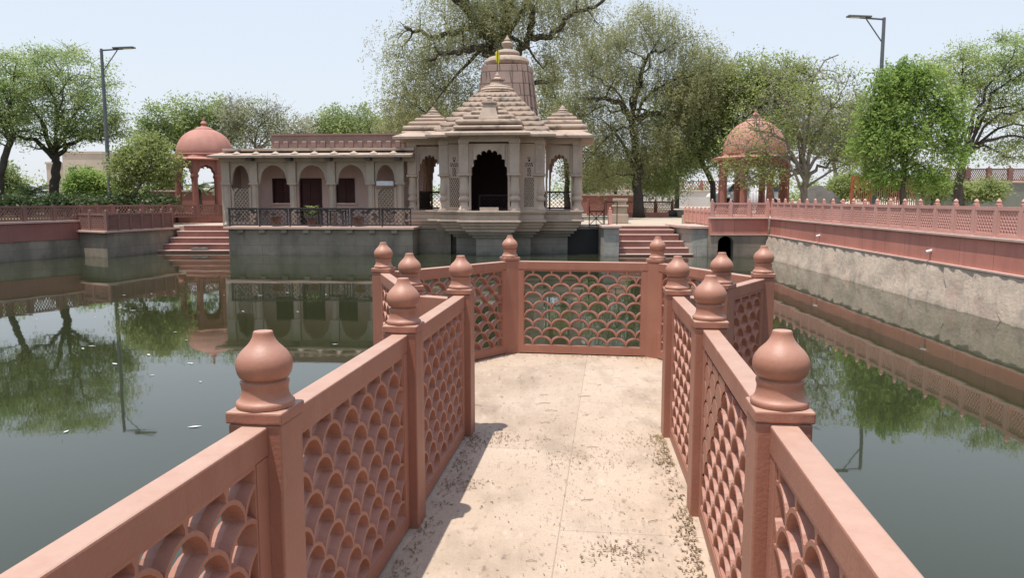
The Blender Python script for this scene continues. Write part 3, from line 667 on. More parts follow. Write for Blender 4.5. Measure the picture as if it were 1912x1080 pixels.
for i in range(9):
    t = i / 8; z = .78 - .60 * t; w = .02 + .11 * math.sin(PI * min(1, t * 1.15)) ** .7 * (1 if t < .9 else .5)
    cl.append([(.02 - w * .6, .02 + .02 * math.sin(5 * t), z), (.02 + w * .5, -.03 * math.cos(6 * t), z - .02), (.02 + w * .5, -.03 * math.cos(6 * t) + .008, z - .02), (.02 - w * .6, .028 + .02 * math.sin(5 * t), z)])
MB().loft(cl).obj('cloth', M['yellow'], fg, loc=(0, 0, 0), smooth=True)

# ------------------------------------------------------------------ hall left of the temple
HO = (-9.70, 26.62, .0); HR = -R(4.5)
pt = empty('retaining_wall', (HO[0], HO[1], WZ), HR, 'dark stained stone terrace wall in front of the hall, rising from the water', 'wall')
MB().box(0, 6.38, 0, 1.6, -.9, .545).box(6.383, 7.5, 1.1, 1.6, -.9, .545).obj('stone_base', M['darkstone'], pt)
MB().box(-.12, 6.45, -.14, 4.4, .548, .63).box(6.453, 7.5, 1.05, 4.4, .548, .63).obj('coping', M['coping'], pt, bevel=.01)
bk = MB()
for i in range(8): bk.box(.35 + i * .76, .55 + i * .76, -.09, 0, .42, .545)
bk.obj('bracket', M['darkstone'], pt)
H = empty('hall', (HO[0], HO[1], .63), HR, 'single-storey grey stone hall with a pillared front and pale double eaves', 'hall')
cx_ = [-.42, .58, 1.96, 3.36, 4.74, 5.78]; VP = 1.0
pm = MB().lathe([(.19, 0), (.19, .05), (.14, .10), (.125, .16), (.15, .40), (.15, .48), (.13, .55), (.125, 1.36), (.14, 1.4), (.17, 1.44)], n=8, rot=PI / 8)
pm.box(-.17, .17, -.17, .17, 1.44, 1.50).box(-.135, .135, -.135, .135, 1.50, 2.26)
pme = pm.mesh('pillar', M['hallstone'])
for x in cx_: child(pme, 'pillar', H, (x, VP, 0))
for i in range(5):
    a, b = cx_[i] + .13, cx_[i + 1] - .13; c = (a + b) / 2; hf = (b - a) / 2 - .02
    half = hf * .83; xs = []; zs = []
    for k in range(33):
        t = -1 + k / 16; x = t * hf; u = abs(x) / half
        if u <= 1: z = 2.26 + .48 * math.sqrt(max(0, 1 - u * u * .985))
        else: z = 2.20 if u < 1.10 else 2.08
        xs.append(c + x); zs.append(z)
    MB().strip_panel(xs, zs, [2.88] * 33, VP - .05, VP + .05).obj('arch_spandrel', M['hallstone'], H)
MB().box(-.62, 6.3, VP - .19, VP + .2, 2.86, 3.02).obj('beam', M['hallstone'], H)
MB().loft([[(-.75, VP - .35, 2.99), (6.3, VP - .35, 2.99), (6.3, 5.6, 2.99), (-.75, 5.6, 2.99)], [(-.88, VP - .55, 2.985), (6.3, VP - .55, 2.985), (6.3, 5.7, 2.985), (-.88, 5.7, 2.985)],
           [(-.88, VP - .56, 3.06), (6.3, VP - .56, 3.06), (6.3, 5.7, 3.06), (-.88, 5.7, 3.06)], [(-.55, VP - .05, 3.19), (6.3, VP - .05, 3.19), (6.3, 5.4, 3.19), (-.55, 5.4, 3.19)]]).obj('lower_eave', M['roof'], H)
MB().box(-.46, 6.3, VP - .22, 5.3, 3.22, 3.31).obj('upper_eave', M['roof'], H, bevel=.012)
bk = MB()
for x in cx_[1:]: bk.box(x - .10, x + .10, VP - .50, VP - .12, 2.88, 2.982)
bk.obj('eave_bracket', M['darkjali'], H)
bo_ = MB()
for i in range(9): bo_.lathe([(.17, 0), (.17, .02), (.10, .06), (.05, .09), (.002, .11)], (.1 + i * .69, VP - .30, 3.10), 10)
bo_.obj('eave_boss', M['hallstone'], H)
pp = MB().box(.75, 6.3, 2.2, 2.35, 3.312, 3.86)
pp.box(.70, 6.3, 2.15, 2.40, 3.862, 3.92)
for i in range(16): pp.lathe([(.001, 0), (.12, 0), (.13, .2), (.001, .34)], (.95 + i * .345, 2.25, 3.42), 4, rot=PI / 4)
pp.obj('parapet', M['parapet'], H)
# rear wall of the veranda with openings
VW = 2.35
wx = [(-.55, None), ]
ops = [(.68, 1.38, 1.42, 2.32), (1.70, 2.54, .63, 2.32), (3.03, 3.77, 1.42, 2.32)]
wb = MB(); xcur = -.6
for (a, b, z0, z1) in ops:
    wb.box(xcur, a, VW, VW + .15, .632, 3.0); wb.box(a, b, VW, VW + .15, z1, 3.0)
    if z0 > .7: wb.box(a, b, VW, VW + .15, .632, z0)
    xcur = b
wb.box(xcur, 6.3, VW, VW + .15, .632, 3.0)
wb.obj('rear_wall', M['pinkwall'], H)
MB().box(-.62, -.5, VP - .05, 5.2, .58, 3.0).obj('end_wall', M['hallstone'], H)
for j, (a, b, z0, z1) in enumerate(ops):
    nm = 'door' if j == 1 else 'window'
    dmb = MB().box(a + .05, b - .05, VW + .07, VW + .11, z0 + .003, z1 - .05)
    if j == 1:
        for k in (0, 1): dmb.box(a + .10 + k * .37, a + .38 + k * .37, VW + .05, VW + .07, z0 + .2, z0 + .8); dmb.box(a + .10 + k * .37, a + .38 + k * .37, VW + .05, VW + .07, z0 + .95, z0 + 1.5)
    d_ = dmb.obj(nm, M['maroon'], H)
    f_ = MB().box(a, a + .05, VW - .03, VW + .12, z0, z1).box(b - .05, b, VW - .03, VW + .12, z0, z1).box(a + .05, b - .05, VW - .03, VW + .12, z1 - .05, z1)
    if j != 1: f_.box((a + b) / 2 - .02, (a + b) / 2 + .02, VW + .04, VW + .069, z0, z1 - .05)
    f_.obj('frame', M['maroon'], d_, loc=(0, 0, 0))
    if j != 1: MB().box(a - .08, b + .08, VW - .08, VW - .003, z0 - .07, z0 - .003).obj('sill', M['pinkwall'], d_, loc=(0, 0, 0))
for i in (0, 4):
    a, b = cx_[i] + .14, cx_[i + 1] - .14
    mb = MB(); lattice(mb, a, b, .635, 2.02, VP - .03, VP + .03, scale_cells(a + .08, b - .08, .75, 1.95, .062, .06, .075, 6), .008, .012)
    mb.obj('lattice_screen', M['hallstone'], H)
sh_ = tag(MB().box(-.30, .30, -.2, .22, 0, .16).obj('white_sheet', M['cloth'], loc=(0, 0, 0), bevel=.03), 'folded white sheet lying on top of the pierced screen nearest the temple', 'sheet')
q = H.matrix_basis @ Vector(((cx_[4] + cx_[5]) / 2, VP, 0)); sh_.location = (q.x, q.y, 2.022); sh_.rotation_euler.z = HR
# terrace railing
rl = empty('railing', (HO[0], HO[1], .63), HR, 'blackened pierced stone railing along the terrace edge before the hall', 'railing')
for i in range(6):
    mb = MB(); x0, x1 = .02 + i * 1.06, .02 + (i + 1) * 1.06
    random.seed(50 + i); lp = []
    for P in scale_cells(x0 + .07, x1 - .07, .70, 1.21, .075, .07, .075, 6):
        if random.random() < .86: lp.append(P)
    lattice(mb, x0 + .04, x1 - .04, .66, 1.24, -.02 - .0, .02, lp, .003, .007)
    mb.box(x0 + .01, x0 + .045, -.03, .03, .635, 1.24)
    mb.obj('railing_panel', M['darkjali'], rl)
MB().box(.0, 6.42, -.055, .055, 1.242, 1.275).obj('top_rail', M['darkjali'], rl)
# pots, a dark table
def pot(x, y, lab, leafy):
    q = H.matrix_basis @ Vector((x, y, 0)); root = empty('potted_plant', (q.x, q.y, .633), 0, lab, 'pot plant')
    smooth_by_angle(MB().lathe([(.12, 0), (.17, .18), (.20, .30), (.22, .31), (.22, .35), (.18, .35), (.17, .30), (.001, .29)], n=16).obj('pot', M['terracotta'], root, loc=(0, 0, 0)), 40)
    if leafy:
        rr = random.Random(int(x * 10)); mb = MB()
        for k in range(160):
            a = rr.random() * 6.28; e = rr.random(); l = .10 + .1 * rr.random(); p0 = Vector((math.cos(a) * .2 * e, math.sin(a) * .2 * e, .32 + .35 * rr.random()))
            d = Vector((math.cos(a), math.sin(a), .4)).normalized() * l; s = Vector((-math.sin(a), math.cos(a), 0)) * .025
            mb.add([p0, p0 + d * .5 + s, p0 + d, p0 + d * .5 - s], [(0, 1, 2, 3)])
        mb.obj('leaves', M['leaf_mid'], root, loc=(0, 0, 0))
pot(2.78, .45, 'terracotta pot with a leafy plant behind the railing, in front of the hall door', True)
pot(1.5, .45, 'terracotta pot behind the railing, left of the leafy pot', False)
pot(4.4, .45, 'terracotta pot behind the railing, right of the dark table', False)
q = H.matrix_basis @ Vector((3.62, .55, 0)); tb = empty('table', (q.x, q.y, .633), HR, 'small dark iron table behind the terrace railing right of the hall door', 'table')
MB().box(-.3, .3, -.2, .2, .50, .54).obj('tabletop', M['iron'], tb, loc=(0, 0, 0))
for sx in (-1, 1):
    for sy in (-1, 1): MB().box(sx * .27 - .02, sx * .27 + .02, sy * .17 - .02, sy * .17 + .02, 0, .499).obj('leg', M['iron'], tb, loc=(0, 0, 0))

# ------------------------------------------------------------------ domed pavilions
def pavilion(c, zb, ze, rdome, hdome, ncol, rc, label, rot=0, eave=1.25, plinth=.35, dmat='dome'):
    root = empty('domed_pavilion', (c[0], c[1], zb), 0, label, 'pavilion')
    K = dict(parent=root, loc=(0, 0, 0))
    if plinth: MB().lathe([(rdome * 1.42, -.4), (rdome * 1.42, plinth - .06), (rdome * 1.48, plinth - .06), (rdome * 1.48, plinth), (.01, plinth)], n=8, rot=rot + PI / 8).obj('plinth', M['chhatri'], **K)
    H_ = ze - zb
    cm = MB().lathe([(rc * 1.5, 0), (rc * 1.5, .2), (rc * 1.1, .28), (rc, .34), (rc * .92, H_ - plinth - .75), (rc * 1.3, H_ - plinth - .70), (rc * 1.3, H_ - plinth - .62), (rc, H_ - plinth - .6), (rc, H_ - plinth)], n=8).mesh('column', M['chhatri'])
    Rr = rdome * 1.06; pts = [(Rr * math.cos(2 * PI * k / ncol + rot), Rr * math.sin(2 * PI * k / ncol + rot)) for k in range(ncol)]
    for x, y in pts: child(cm, 'column', root, (x, y, plinth))
    for k in range(ncol):
        (xa, ya_), (xb, yb_) = pts[k], pts[(k + 1) % ncol]; L = math.hypot(xb - xa, yb_ - ya_)
        a = arch_panel(0, L, L / 2 - rc * .9, H_ - .75, H_ - .22, H_, -.06, .06, floor=H_ - .8, n=5)
        a.xform(Matrix.Translation((xa, ya_, 0)) @ Matrix.Rotation(math.atan2(yb_ - ya_, xb - xa), 4, 'Z')).obj('cusped_arch', M['chhatri'], **K)
    n = 8 if ncol > 4 else 4; ra = rot + (PI / n if n == ncol else 0) if ncol > 4 else rot
    ra = rot
    MB().lathe([(.1, H_), (rdome * eave * 1.1, H_ - .02), (rdome * eave * 1.12, H_ + .03), (rdome * 1.1, H_ + .12), (rdome * 1.08, H_ + .2), (.1, H_ + .2)], n=ncol * 1, rot=ra).obj('eave', M[dmat], **K)
    z = H_ + .2
    pf = [(rdome * 1.04, 0), (rdome * 1.06, .05), (rdome * .99, .07), (rdome * 1.0, .10)]
    for k in range(1, 15):
        t = k / 14 * PI / 2; pf.append((rdome * 1.0 * math.cos(t) ** .92 if k < 14 else .10, .10 + hdome * math.sin(t)))
    dm = MB().lathe(pf, (0, 0, z), 64, 16, .022).obj('dome', M[dmat], **K); smooth_by_angle(dm, 40)
    pet = MB()
    for k in range(16):
        a = 2 * PI * k / 16; pet.add([(rdome * 1.02 * math.cos(a + s), rdome * 1.02 * math.sin(a + s), z + .07 + h) for s, h in ((-.16, 0), (.16, 0), (.14, .12), (0, .22), (-.14, .12))], [(0, 1, 2, 3, 4)])
    smooth_by_angle(MB().lathe([(rdome * .32, 0), (rdome * .26, .06), (.12, .12), (.08, .17), (.13, .24), (.10, .30), (.04, .35), (.055, .40), (.003, .52)], (0, 0, z + .07 + hdome), 24, 12, .05).obj('finial', M[dmat], **K), 40)
    return root
c = at(388, 400, Y=33.5)
pavilion((c.x, c.y), .58, 3.18, 1.14, 1.05, 8, .135, 'pink domed pavilion with open arches left of the hall', 0, 1.18, .40)
c = at(1405, 380, Y=33)
pavilion((c.x, c.y), .93, 3.22, 1.27, 1.32, 8, .15, 'pink domed pavilion half hidden by branches at the right', R(12), 1.30, .0)
q = at(350, 412, z=.6)
bn = empty('bench', (q.x, 32.0, .58), 0, 'low pale stone bench before the left domed pavilion', 'bench')
MB().box(-.75, .75, -.2, .2, .34, .42).obj('seat', M['coping'], bn, loc=(0, 0, 0))
for x in (-.6, .6): MB().box(x - .08, x + .08, -.17, .17, 0, .338).obj('leg', M['step'], bn, loc=(0, 0, 0))

# ------------------------------------------------------------------ lamp posts
def lamp(x, y, zb, zt, dirx, label):
    root = empty('street_lamp', (x, y, zb), 0, label, 'street lamp', 'single-arm lamp posts'); h = zt - zb
    MB().lathe([(.13, 0), (.13, .03), (.08, .04), (.075, h * .5), (.055, h)], n=12).obj('pole', M['galv'], root, loc=(0, 0, 0))
    MB().tube([(0, 0, h - .06), (dirx * .85, 0, h - .0)], .035, 8).tube([(dirx * .02, 0, h - .85), (dirx * .62, 0, h - .05)], .022, 6).obj('arm', M['galv'], root, loc=(0, 0, 0))
    hd = MB().cbox(dirx * .88, 0, h + .035, .82, .26, .055, 0, 0, -dirx * R(2)).obj('lamp_head', M['galv'], root, loc=(0, 0, 0), bevel=.015)
    MB().cbox(dirx * .95, 0, h + .001, .5, .18, .012, 0, 0, -dirx * R(2)).obj('lens', M['lampglass'], hd, loc=(0, 0, 0))
lamp(-15.93, 31, .5, 7.36, 1, 'tall grey lamp post with its arm pointing right, behind the left trees')
lamp(12.98, 28, .9, 7.86, -1, 'tall grey lamp post with its arm pointing left, rising above the bright green tree')

# ------------------------------------------------------------------ middle distance, right of the temple
def far_box(name, label, cat, px0, px1, Y, z0, z1, material, depth=.3, cap=None):
    a, b = at(px0, 370, Y=Y).x, at(px1, 370, Y=Y).x; c = (a + b) / 2; root = empty(name, (c, Y, z0), 0, label, cat)
    MB().box(a - c, b - c, 0, depth, 0, z1 - z0).obj('wall', M[material], root, loc=(0, 0, 0))
    if cap: MB().box(a - c - .06, b - c + .06, -.06, depth + .06, z1 - z0 + .003, z1 - z0 + .09).obj('coping', M[cap], root, loc=(0, 0, 0))
    return root
sp = empty('stone_pillar', (4.36, 31.5, .58), R(-6), 'broken grey stone pillar standing on the plaza behind the right-hand steps', 'pillar')
MB().box(-.33, .33, -.3, .3, 0, .38).box(-.27, .27, -.25, .25, .38, .66).box(-.33, .33, -.3, .3, .66, .74).box(-.24, .24, -.22, .22, .74, .88).obj('shaft', M['hallstone'], sp, loc=(0, 0, 0), bevel=.03)
MB().cbox(0, 0, .945, .56, .5, .12, .1).obj('cap', M['hallstone'], sp, loc=(0, 0, 0), bevel=.02)
def rock(name, loc, r, seed, label, sc=(1, 1, .7), material='greyrock', sub=3):
    bm = bmesh.new(); bmesh.ops.create_icosphere(bm, subdivisions=sub, radius=r); rr = random.Random(seed)
    ds = [Vector((rr.gauss(0, 1), rr.gauss(0, 1), rr.gauss(0, 1))).normalized() for _ in range(14)]; hs = [.72 + .25 * rr.random() for _ in ds]
    for v in bm.verts:
        n = v.co.normalized(); k = min([hs[i] / max(.05, n.dot(ds[i])) for i in range(14) if n.dot(ds[i]) > .3] + [1.05])
        v.co = n * r * min(1.05, k); v.co.x *= sc[0]; v.co.y *= sc[1]; v.co.z *= sc[2]
    me = bpy.data.meshes.new(name); bm.to_mesh(me); bm.free(); me.materials.append(M[material]); o = bpy.data.objects.new(name, me); COL.objects.link(o); o.location = loc
    return tag(o, label, 'rock')
q = at(1256, 404, z=.6); rock('boulder', (q.x, q.y, .68), .33, 3, 'small dark grey boulder alone on the plaza beyond the right-hand steps', (1, .9, .8))
rock('rock_mound', (at(1527, 370, Y=36).x, 36, 1.1), 1.0, 9, 'large dark grey rock mound among the bare branches right of the right pavilion', (1.0, .9, 1.05))
ff = fence_meshes(1.1, .62, 1.42, M['chhatri'], 9, 6, .06)
a, b = at(1098, 370, Y=44).x, at(1256, 370, Y=44).x
far_fence([(a, 44), (b, 44)], 'red lattice fence across the plaza right of the temple', [5], ff)
far_box('low_wall', 'dark red low wall at the foot of the plaza fence right of the temple', 'wall', 1150, 1250, 42.6, .58, .80, 'redwall', .3)
far_box('garden_wall', 'dull red garden wall behind the plaza fence, nearest the temple', 'wall', 1085, 1190, 50, .5, 1.75, 'parapet_red', .3, 'coping')
a, b = at(1100, 370, Y=62).x, at(1345, 370, Y=62).x
far_box('boundary_wall', 'long whitewashed boundary wall behind the trees right of the temple', 'wall', 1090, 1345, 62, .5, 2.1, 'whitewash', .3, 'coping')
ff2 = fence_meshes(1.6, 2.25, 2.95, M['chhatri'], 6, 4, .08)
far_fence([(a, 62.2), (b, 62.2)], 'red lattice fence on top of the whitewashed boundary wall', [7], ff2)
far_box('boundary_wall', 'grey boundary wall behind the trees at the far right', 'wall', 1715, 2150, 38, .9, 2.33, 'greywall', .3, 'coping')
a, b = at(1765, 370, Y=38.1).x, at(2120, 370, Y=38.1).x
ff3 = fence_meshes(1.0, 2.44, 3.03, M['paint_dull'], 8, 6, .09)
far_fence([(a, 38.15), (b, 38.15)], 'brown lattice balustrade on top of the grey wall at the far right', [9], ff3)
# gate
gx = at(1608, 370, Y=36).x
g = empty('gate', (gx, 36, .93), 0, 'orange-red barred metal gate behind the right-hand balustrade', 'gate')
MB().box(-.5, -.42, -.04, .04, 0, 1.72).box(.42, .5, -.04, .04, 0, 1.72).box(-.42, .42, -.03, .03, 1.62, 1.72).box(-.42, .42, -.03, .03, .1, .16).obj('gate_frame', M['gate'], g, loc=(0, 0, 0))
bars = MB()
for i in range(9): bars.tube([(-.36 + i * .09, 0, .16), (-.36 + i * .09, 0, 1.62)], .02, 5)
bars.box(-.42, .42, -.012, .012, 1.30, 1.62)
bars.obj('bars', M['gate'], g, loc=(0, 0, 0))
sg_ = empty('sign', (at(1628, 370, Y=35.8).x, 35.8, .93), 0, 'small blank white sign board beside the orange-red gate', 'sign')
MB().box(-.15, .15, -.015, .015, 1.35, 1.72).obj('board', M['white'], sg_, loc=(0, 0, 0)); MB().box(-.02, .02, .016, .05, 0, 1.7).obj('post', M['galv'], sg_, loc=(0, 0, 0))
fr_ = empty('barred_fence', (at(1670, 370, Y=36).x, 36, .93), 0, 'pale red barred fence right of the orange-red gate', 'fence')
fb = MB()
for i in range(18): fb.tube([(-.8 + i * .1, 0, 0), (-.8 + i * .1, 0, 1.55)], .024, 5)
fb.obj('bars', M['chhatri'], fr_, loc=(0, 0, 0))
MB().box(-.9, 1.0, -.03, .03, 1.5, 1.58).box(-.9, 1.0, -.03, .03, .15, .22).obj('rail', M['chhatri'], fr_, loc=(0, 0, 0))
# white car
car = empty('parked_car', (at(1392, 370, Y=46).x, 46, .93), R(4), 'white car parked behind the right pavilion', 'car')
def carbody():
    prof = [(-2.1, .35), (-2.12, .75), (-1.95, .95), (-1.5, 1.02), (-1.05, 1.5), (-.6, 1.6), (1.0, 1.6), (1.7, 1.45), (2.05, 1.0), (2.12, .8), (2.1, .35)]
    rg = []
    for y, k in ((-.82, .93), (-.86, 1.0), (0, 1.01), (.86, 1.0), (.82, .93)): rg.append([(x * (.985 if k < 1 else 1), y * (1 if z < 1.0 else .86), .35 + (z - .35) * (1 if k == 1.0 else k if k < 1 else 1.01)) for x, z in prof])
    return MB().loft(rg)
carbody().obj('body', M['white'], car, loc=(0, 0, 0), bevel=.03)
for y in (-.80, .80):
    for a_, b_ in ((-1.2, -.15), (-.05, .85), (.95, 1.6)):
        MB().add([(a_ - (.0 if a_ > -1 else .15), y * 1.06, 1.05), (b_ + (.1 if b_ > 1.5 else 0), y * 1.06, 1.05), (b_, y * .935, 1.5), (a_ + (.2 if a_ < -1 else 0), y * .935, 1.5)], [(0, 1, 2, 3)]).obj('window', M['glass'], car, loc=(0, 0, 0))
for x in (-1.35, 1.3):
    for y in (-.8, .8):
        w = MB().lathe([(.2, -.1), (.32, -.1), (.34, -.06), (.34, .06), (.32, .1), (.2, .1)], n=20).xform(Matrix.Translation((x, y, .34)) @ Matrix.Rotation(PI / 2, 4, 'X')).obj('wheel', M['rubber'], car, loc=(0, 0, 0))
# hanging white cloth
hc = empty('hanging_cloth', (at(1418, 370, Y=38).x, 38, .93), 0, 'white cloth hung up like a curtain behind the right pavilion', 'cloth')
cr = []
for i in range(25):
    x = -.45 + .9 * i / 24; y = .05 * math.sin(i * 1.7) + .02 * math.sin(i * .6); cr.append([(x, y, .1), (x, y * .7, .6), (x, y * .5, 1.3), (x, y * .5 + .01, 1.3), (x, y * .7 + .01, .6), (x, y + .01, .1)])
MB().loft(cr).obj('drape', M['cloth'], hc, loc=(0, 0, 0), smooth=True)
MB().tube([(-.6, 0, 1.32), (.6, 0, 1.32)], .015, 6).tube([(-.6, 0, 0), (-.6, 0, 1.32)], .02, 6).tube([(.6, 0, 0), (.6, 0, 1.32)], .02, 6).obj('frame', M['galv'], hc, loc=(0, 0, 0))
# small things by the left pier of the right steps
fp = empty('fence_post', (3.38, 26.9, .69), 0, 'single pink post with a knob on the pier left of the right-hand steps', 'post')
MB().box(-.06, .06, -.06, .06, 0, .5).obj('shaft', M['paint_far'], fp, loc=(0, 0, 0)); MB().lathe(KNOB, (0, 0, .5), 12).obj('knob', M['paint_far'], fp, loc=(0, 0, 0))
ig = empty('iron_gate', (2.95, 27.3, .58), 0, 'small black iron gate with crossed bars between the temple and the right-hand steps', 'gate')
MB().box(-.26, -.23, -.02, .02, 0, .72).box(.23, .26, -.02, .02, 0, .62).box(-.23, .23, -.02, .02, .54, .58).box(-.23, .23, -.02, .02, .05, .09).obj('gate_frame', M['iron'], ig, loc=(0, 0, 0))
MB().tube([(-.23, 0, .09), (.23, 0, .54)], .014, 5).tube([(.23, .03, .09), (-.23, .03, .54)], .014, 5).tube([(0, 0, .09), (0, 0, .54)], .012, 5).obj('cross_bars', M['iron'], ig, loc=(0, 0, 0))
ir = empty('iron_stand', (3.75, 29.6, .58), 0, 'thin dark iron frame standing left of the broken stone pillar', 'stand')
MB().box(-.25, -.22, -.02, .02, 0, .86).box(.22, .25, -.02, .02, 0, .86).obj('leg', M['iron'], ir, loc=(0, 0, 0))
MB().box(-.25, .25, -.02, .02, .862, .90).obj('top_bar', M['iron'], ir, loc=(0, 0, 0))
bw = empty('retaining_wall', (2.6, 27.45, WZ), 0, 'black wall in the gap between the temple and the right-hand steps', 'wall')
MB().box(-.7, .6, 0, .3, -.9, .5).obj('stone_base', M['iron'], bw); MB().box(-.7, .6, -.05, .35, .503, .585).obj('coping', M['darkstone'], bw)  # wall base coloured plain black
# distant building, left
db = empty('building', (at(155, 370, Y=95).x, 95, .5), 0, 'plain beige flat-roofed building far behind the left trees', 'building')
MB().box(-2.2, 2.6, 0, 6, 0, 6.4).box(-4.5, -2.2, .5, 6, 0, 5.2).obj('wall', M['beige'], db, loc=(0, 0, 0))
MB().box(-2.3, 2.7, -.1, 6.1, 6.402, 6.7).box(-4.6, -2.303, .4, 6.1, 5.202, 5.45).obj('roof', M['beige'], db, loc=(0, 0, 0))
for k in range(2): MB().box(-1.4 + k * 1.9, -.5 + k * 1.9, -.04, -.003, 3.6, 4.8).obj('window', M['glass'], db, loc=(0, 0, 0))
# red wall behind the left pavilion with dark doorway
far_box('garden_wall', 'pink garden wall with a dark doorway behind the left pavilion', 'wall', 285, 430, 38, .5, 1.9, 'chhatri', .3, 'coping')

# ------------------------------------------------------------------ trees
def bez(p0, p1, p2, n): return [p0 * (1 - t) ** 2 + p1 * 2 * t * (1 - t) + p2 * t * t for t in [i / n for i in range(n + 1)]]
def wobble(pts, amp, rr):
    out = [pts[0]]
    for q in pts[1:-1]: out.append(q + Vector((rr.gauss(0, amp), rr.gauss(0, amp), rr.gauss(0, amp))))
    return out + [pts[-1]]
def leaves_mesh(cl, rr, n_per, spread, lw, ll, droop, strands, name, material):
    rs = np.random.RandomState(rr.randrange(10 ** 6)); n = len(cl) * n_per
    c = np.repeat(np.array([tuple(q) for q in cl]), n_per, axis=0)
    if strands:
        k = max(1, n_per // strands); s0 = rs.normal(0, 1, (len(cl) * k, 3)) * np.array(spread)
        ln = (.35 + .9 * rs.rand(len(cl) * k)) * droop
        si = np.minimum(np.arange(n) % n_per // strands, k - 1) + np.arange(n) // n_per * k
        t = rs.rand(n); off = s0[si].copy(); off[:, 2] -= t * ln[si]
        off[:, :2] += rs.normal(0, .035, (n, 2)) + (s0[si][:, :2] * .25) * np.sqrt(t)[:, None]
        pos = c + off
    else:
        off = rs.normal(0, .62, (n, 3)) * np.array(spread); pos = c + off; pos[:, 2] -= droop * rs.rand(n) * .5
    a = rs.rand(n) * 2 * PI; e = rs.normal(-.35 if droop else .1, .55, n)
    d = np.stack([np.cos(a) * np.cos(e), np.sin(a) * np.cos(e), np.sin(e)], 1)
    up = rs.normal(0, .62, (n, 3)) + np.array([-.1, -.05, .75]); s = np.cross(d, up); s /= np.linalg.norm(s, axis=1)[:, None] + 1e-9
    sz = (.6 + .8 * rs.rand(n))[:, None]; L = d * ll * sz; S = s * lw * sz * .5
    v = np.stack([pos, pos + L * .45 + S, pos + L, pos + L * .45 - S], 1).reshape(-1, 3)
    me = bpy.data.meshes.new(name); me.vertices.add(n * 4); me.vertices.foreach_set('co', v.ravel().astype(np.float32))
    me.loops.add(n * 4); me.loops.foreach_set('vertex_index', np.arange(n * 4, dtype=np.int32))
    me.polygons.add(n); me.polygons.foreach_set('loop_start', np.arange(0, n * 4, 4, dtype=np.int32)); me.polygons.foreach_set('loop_total', np.full(n, 4, dtype=np.int32))
    me.update(calc_edges=True); me.materials.append(material); return me
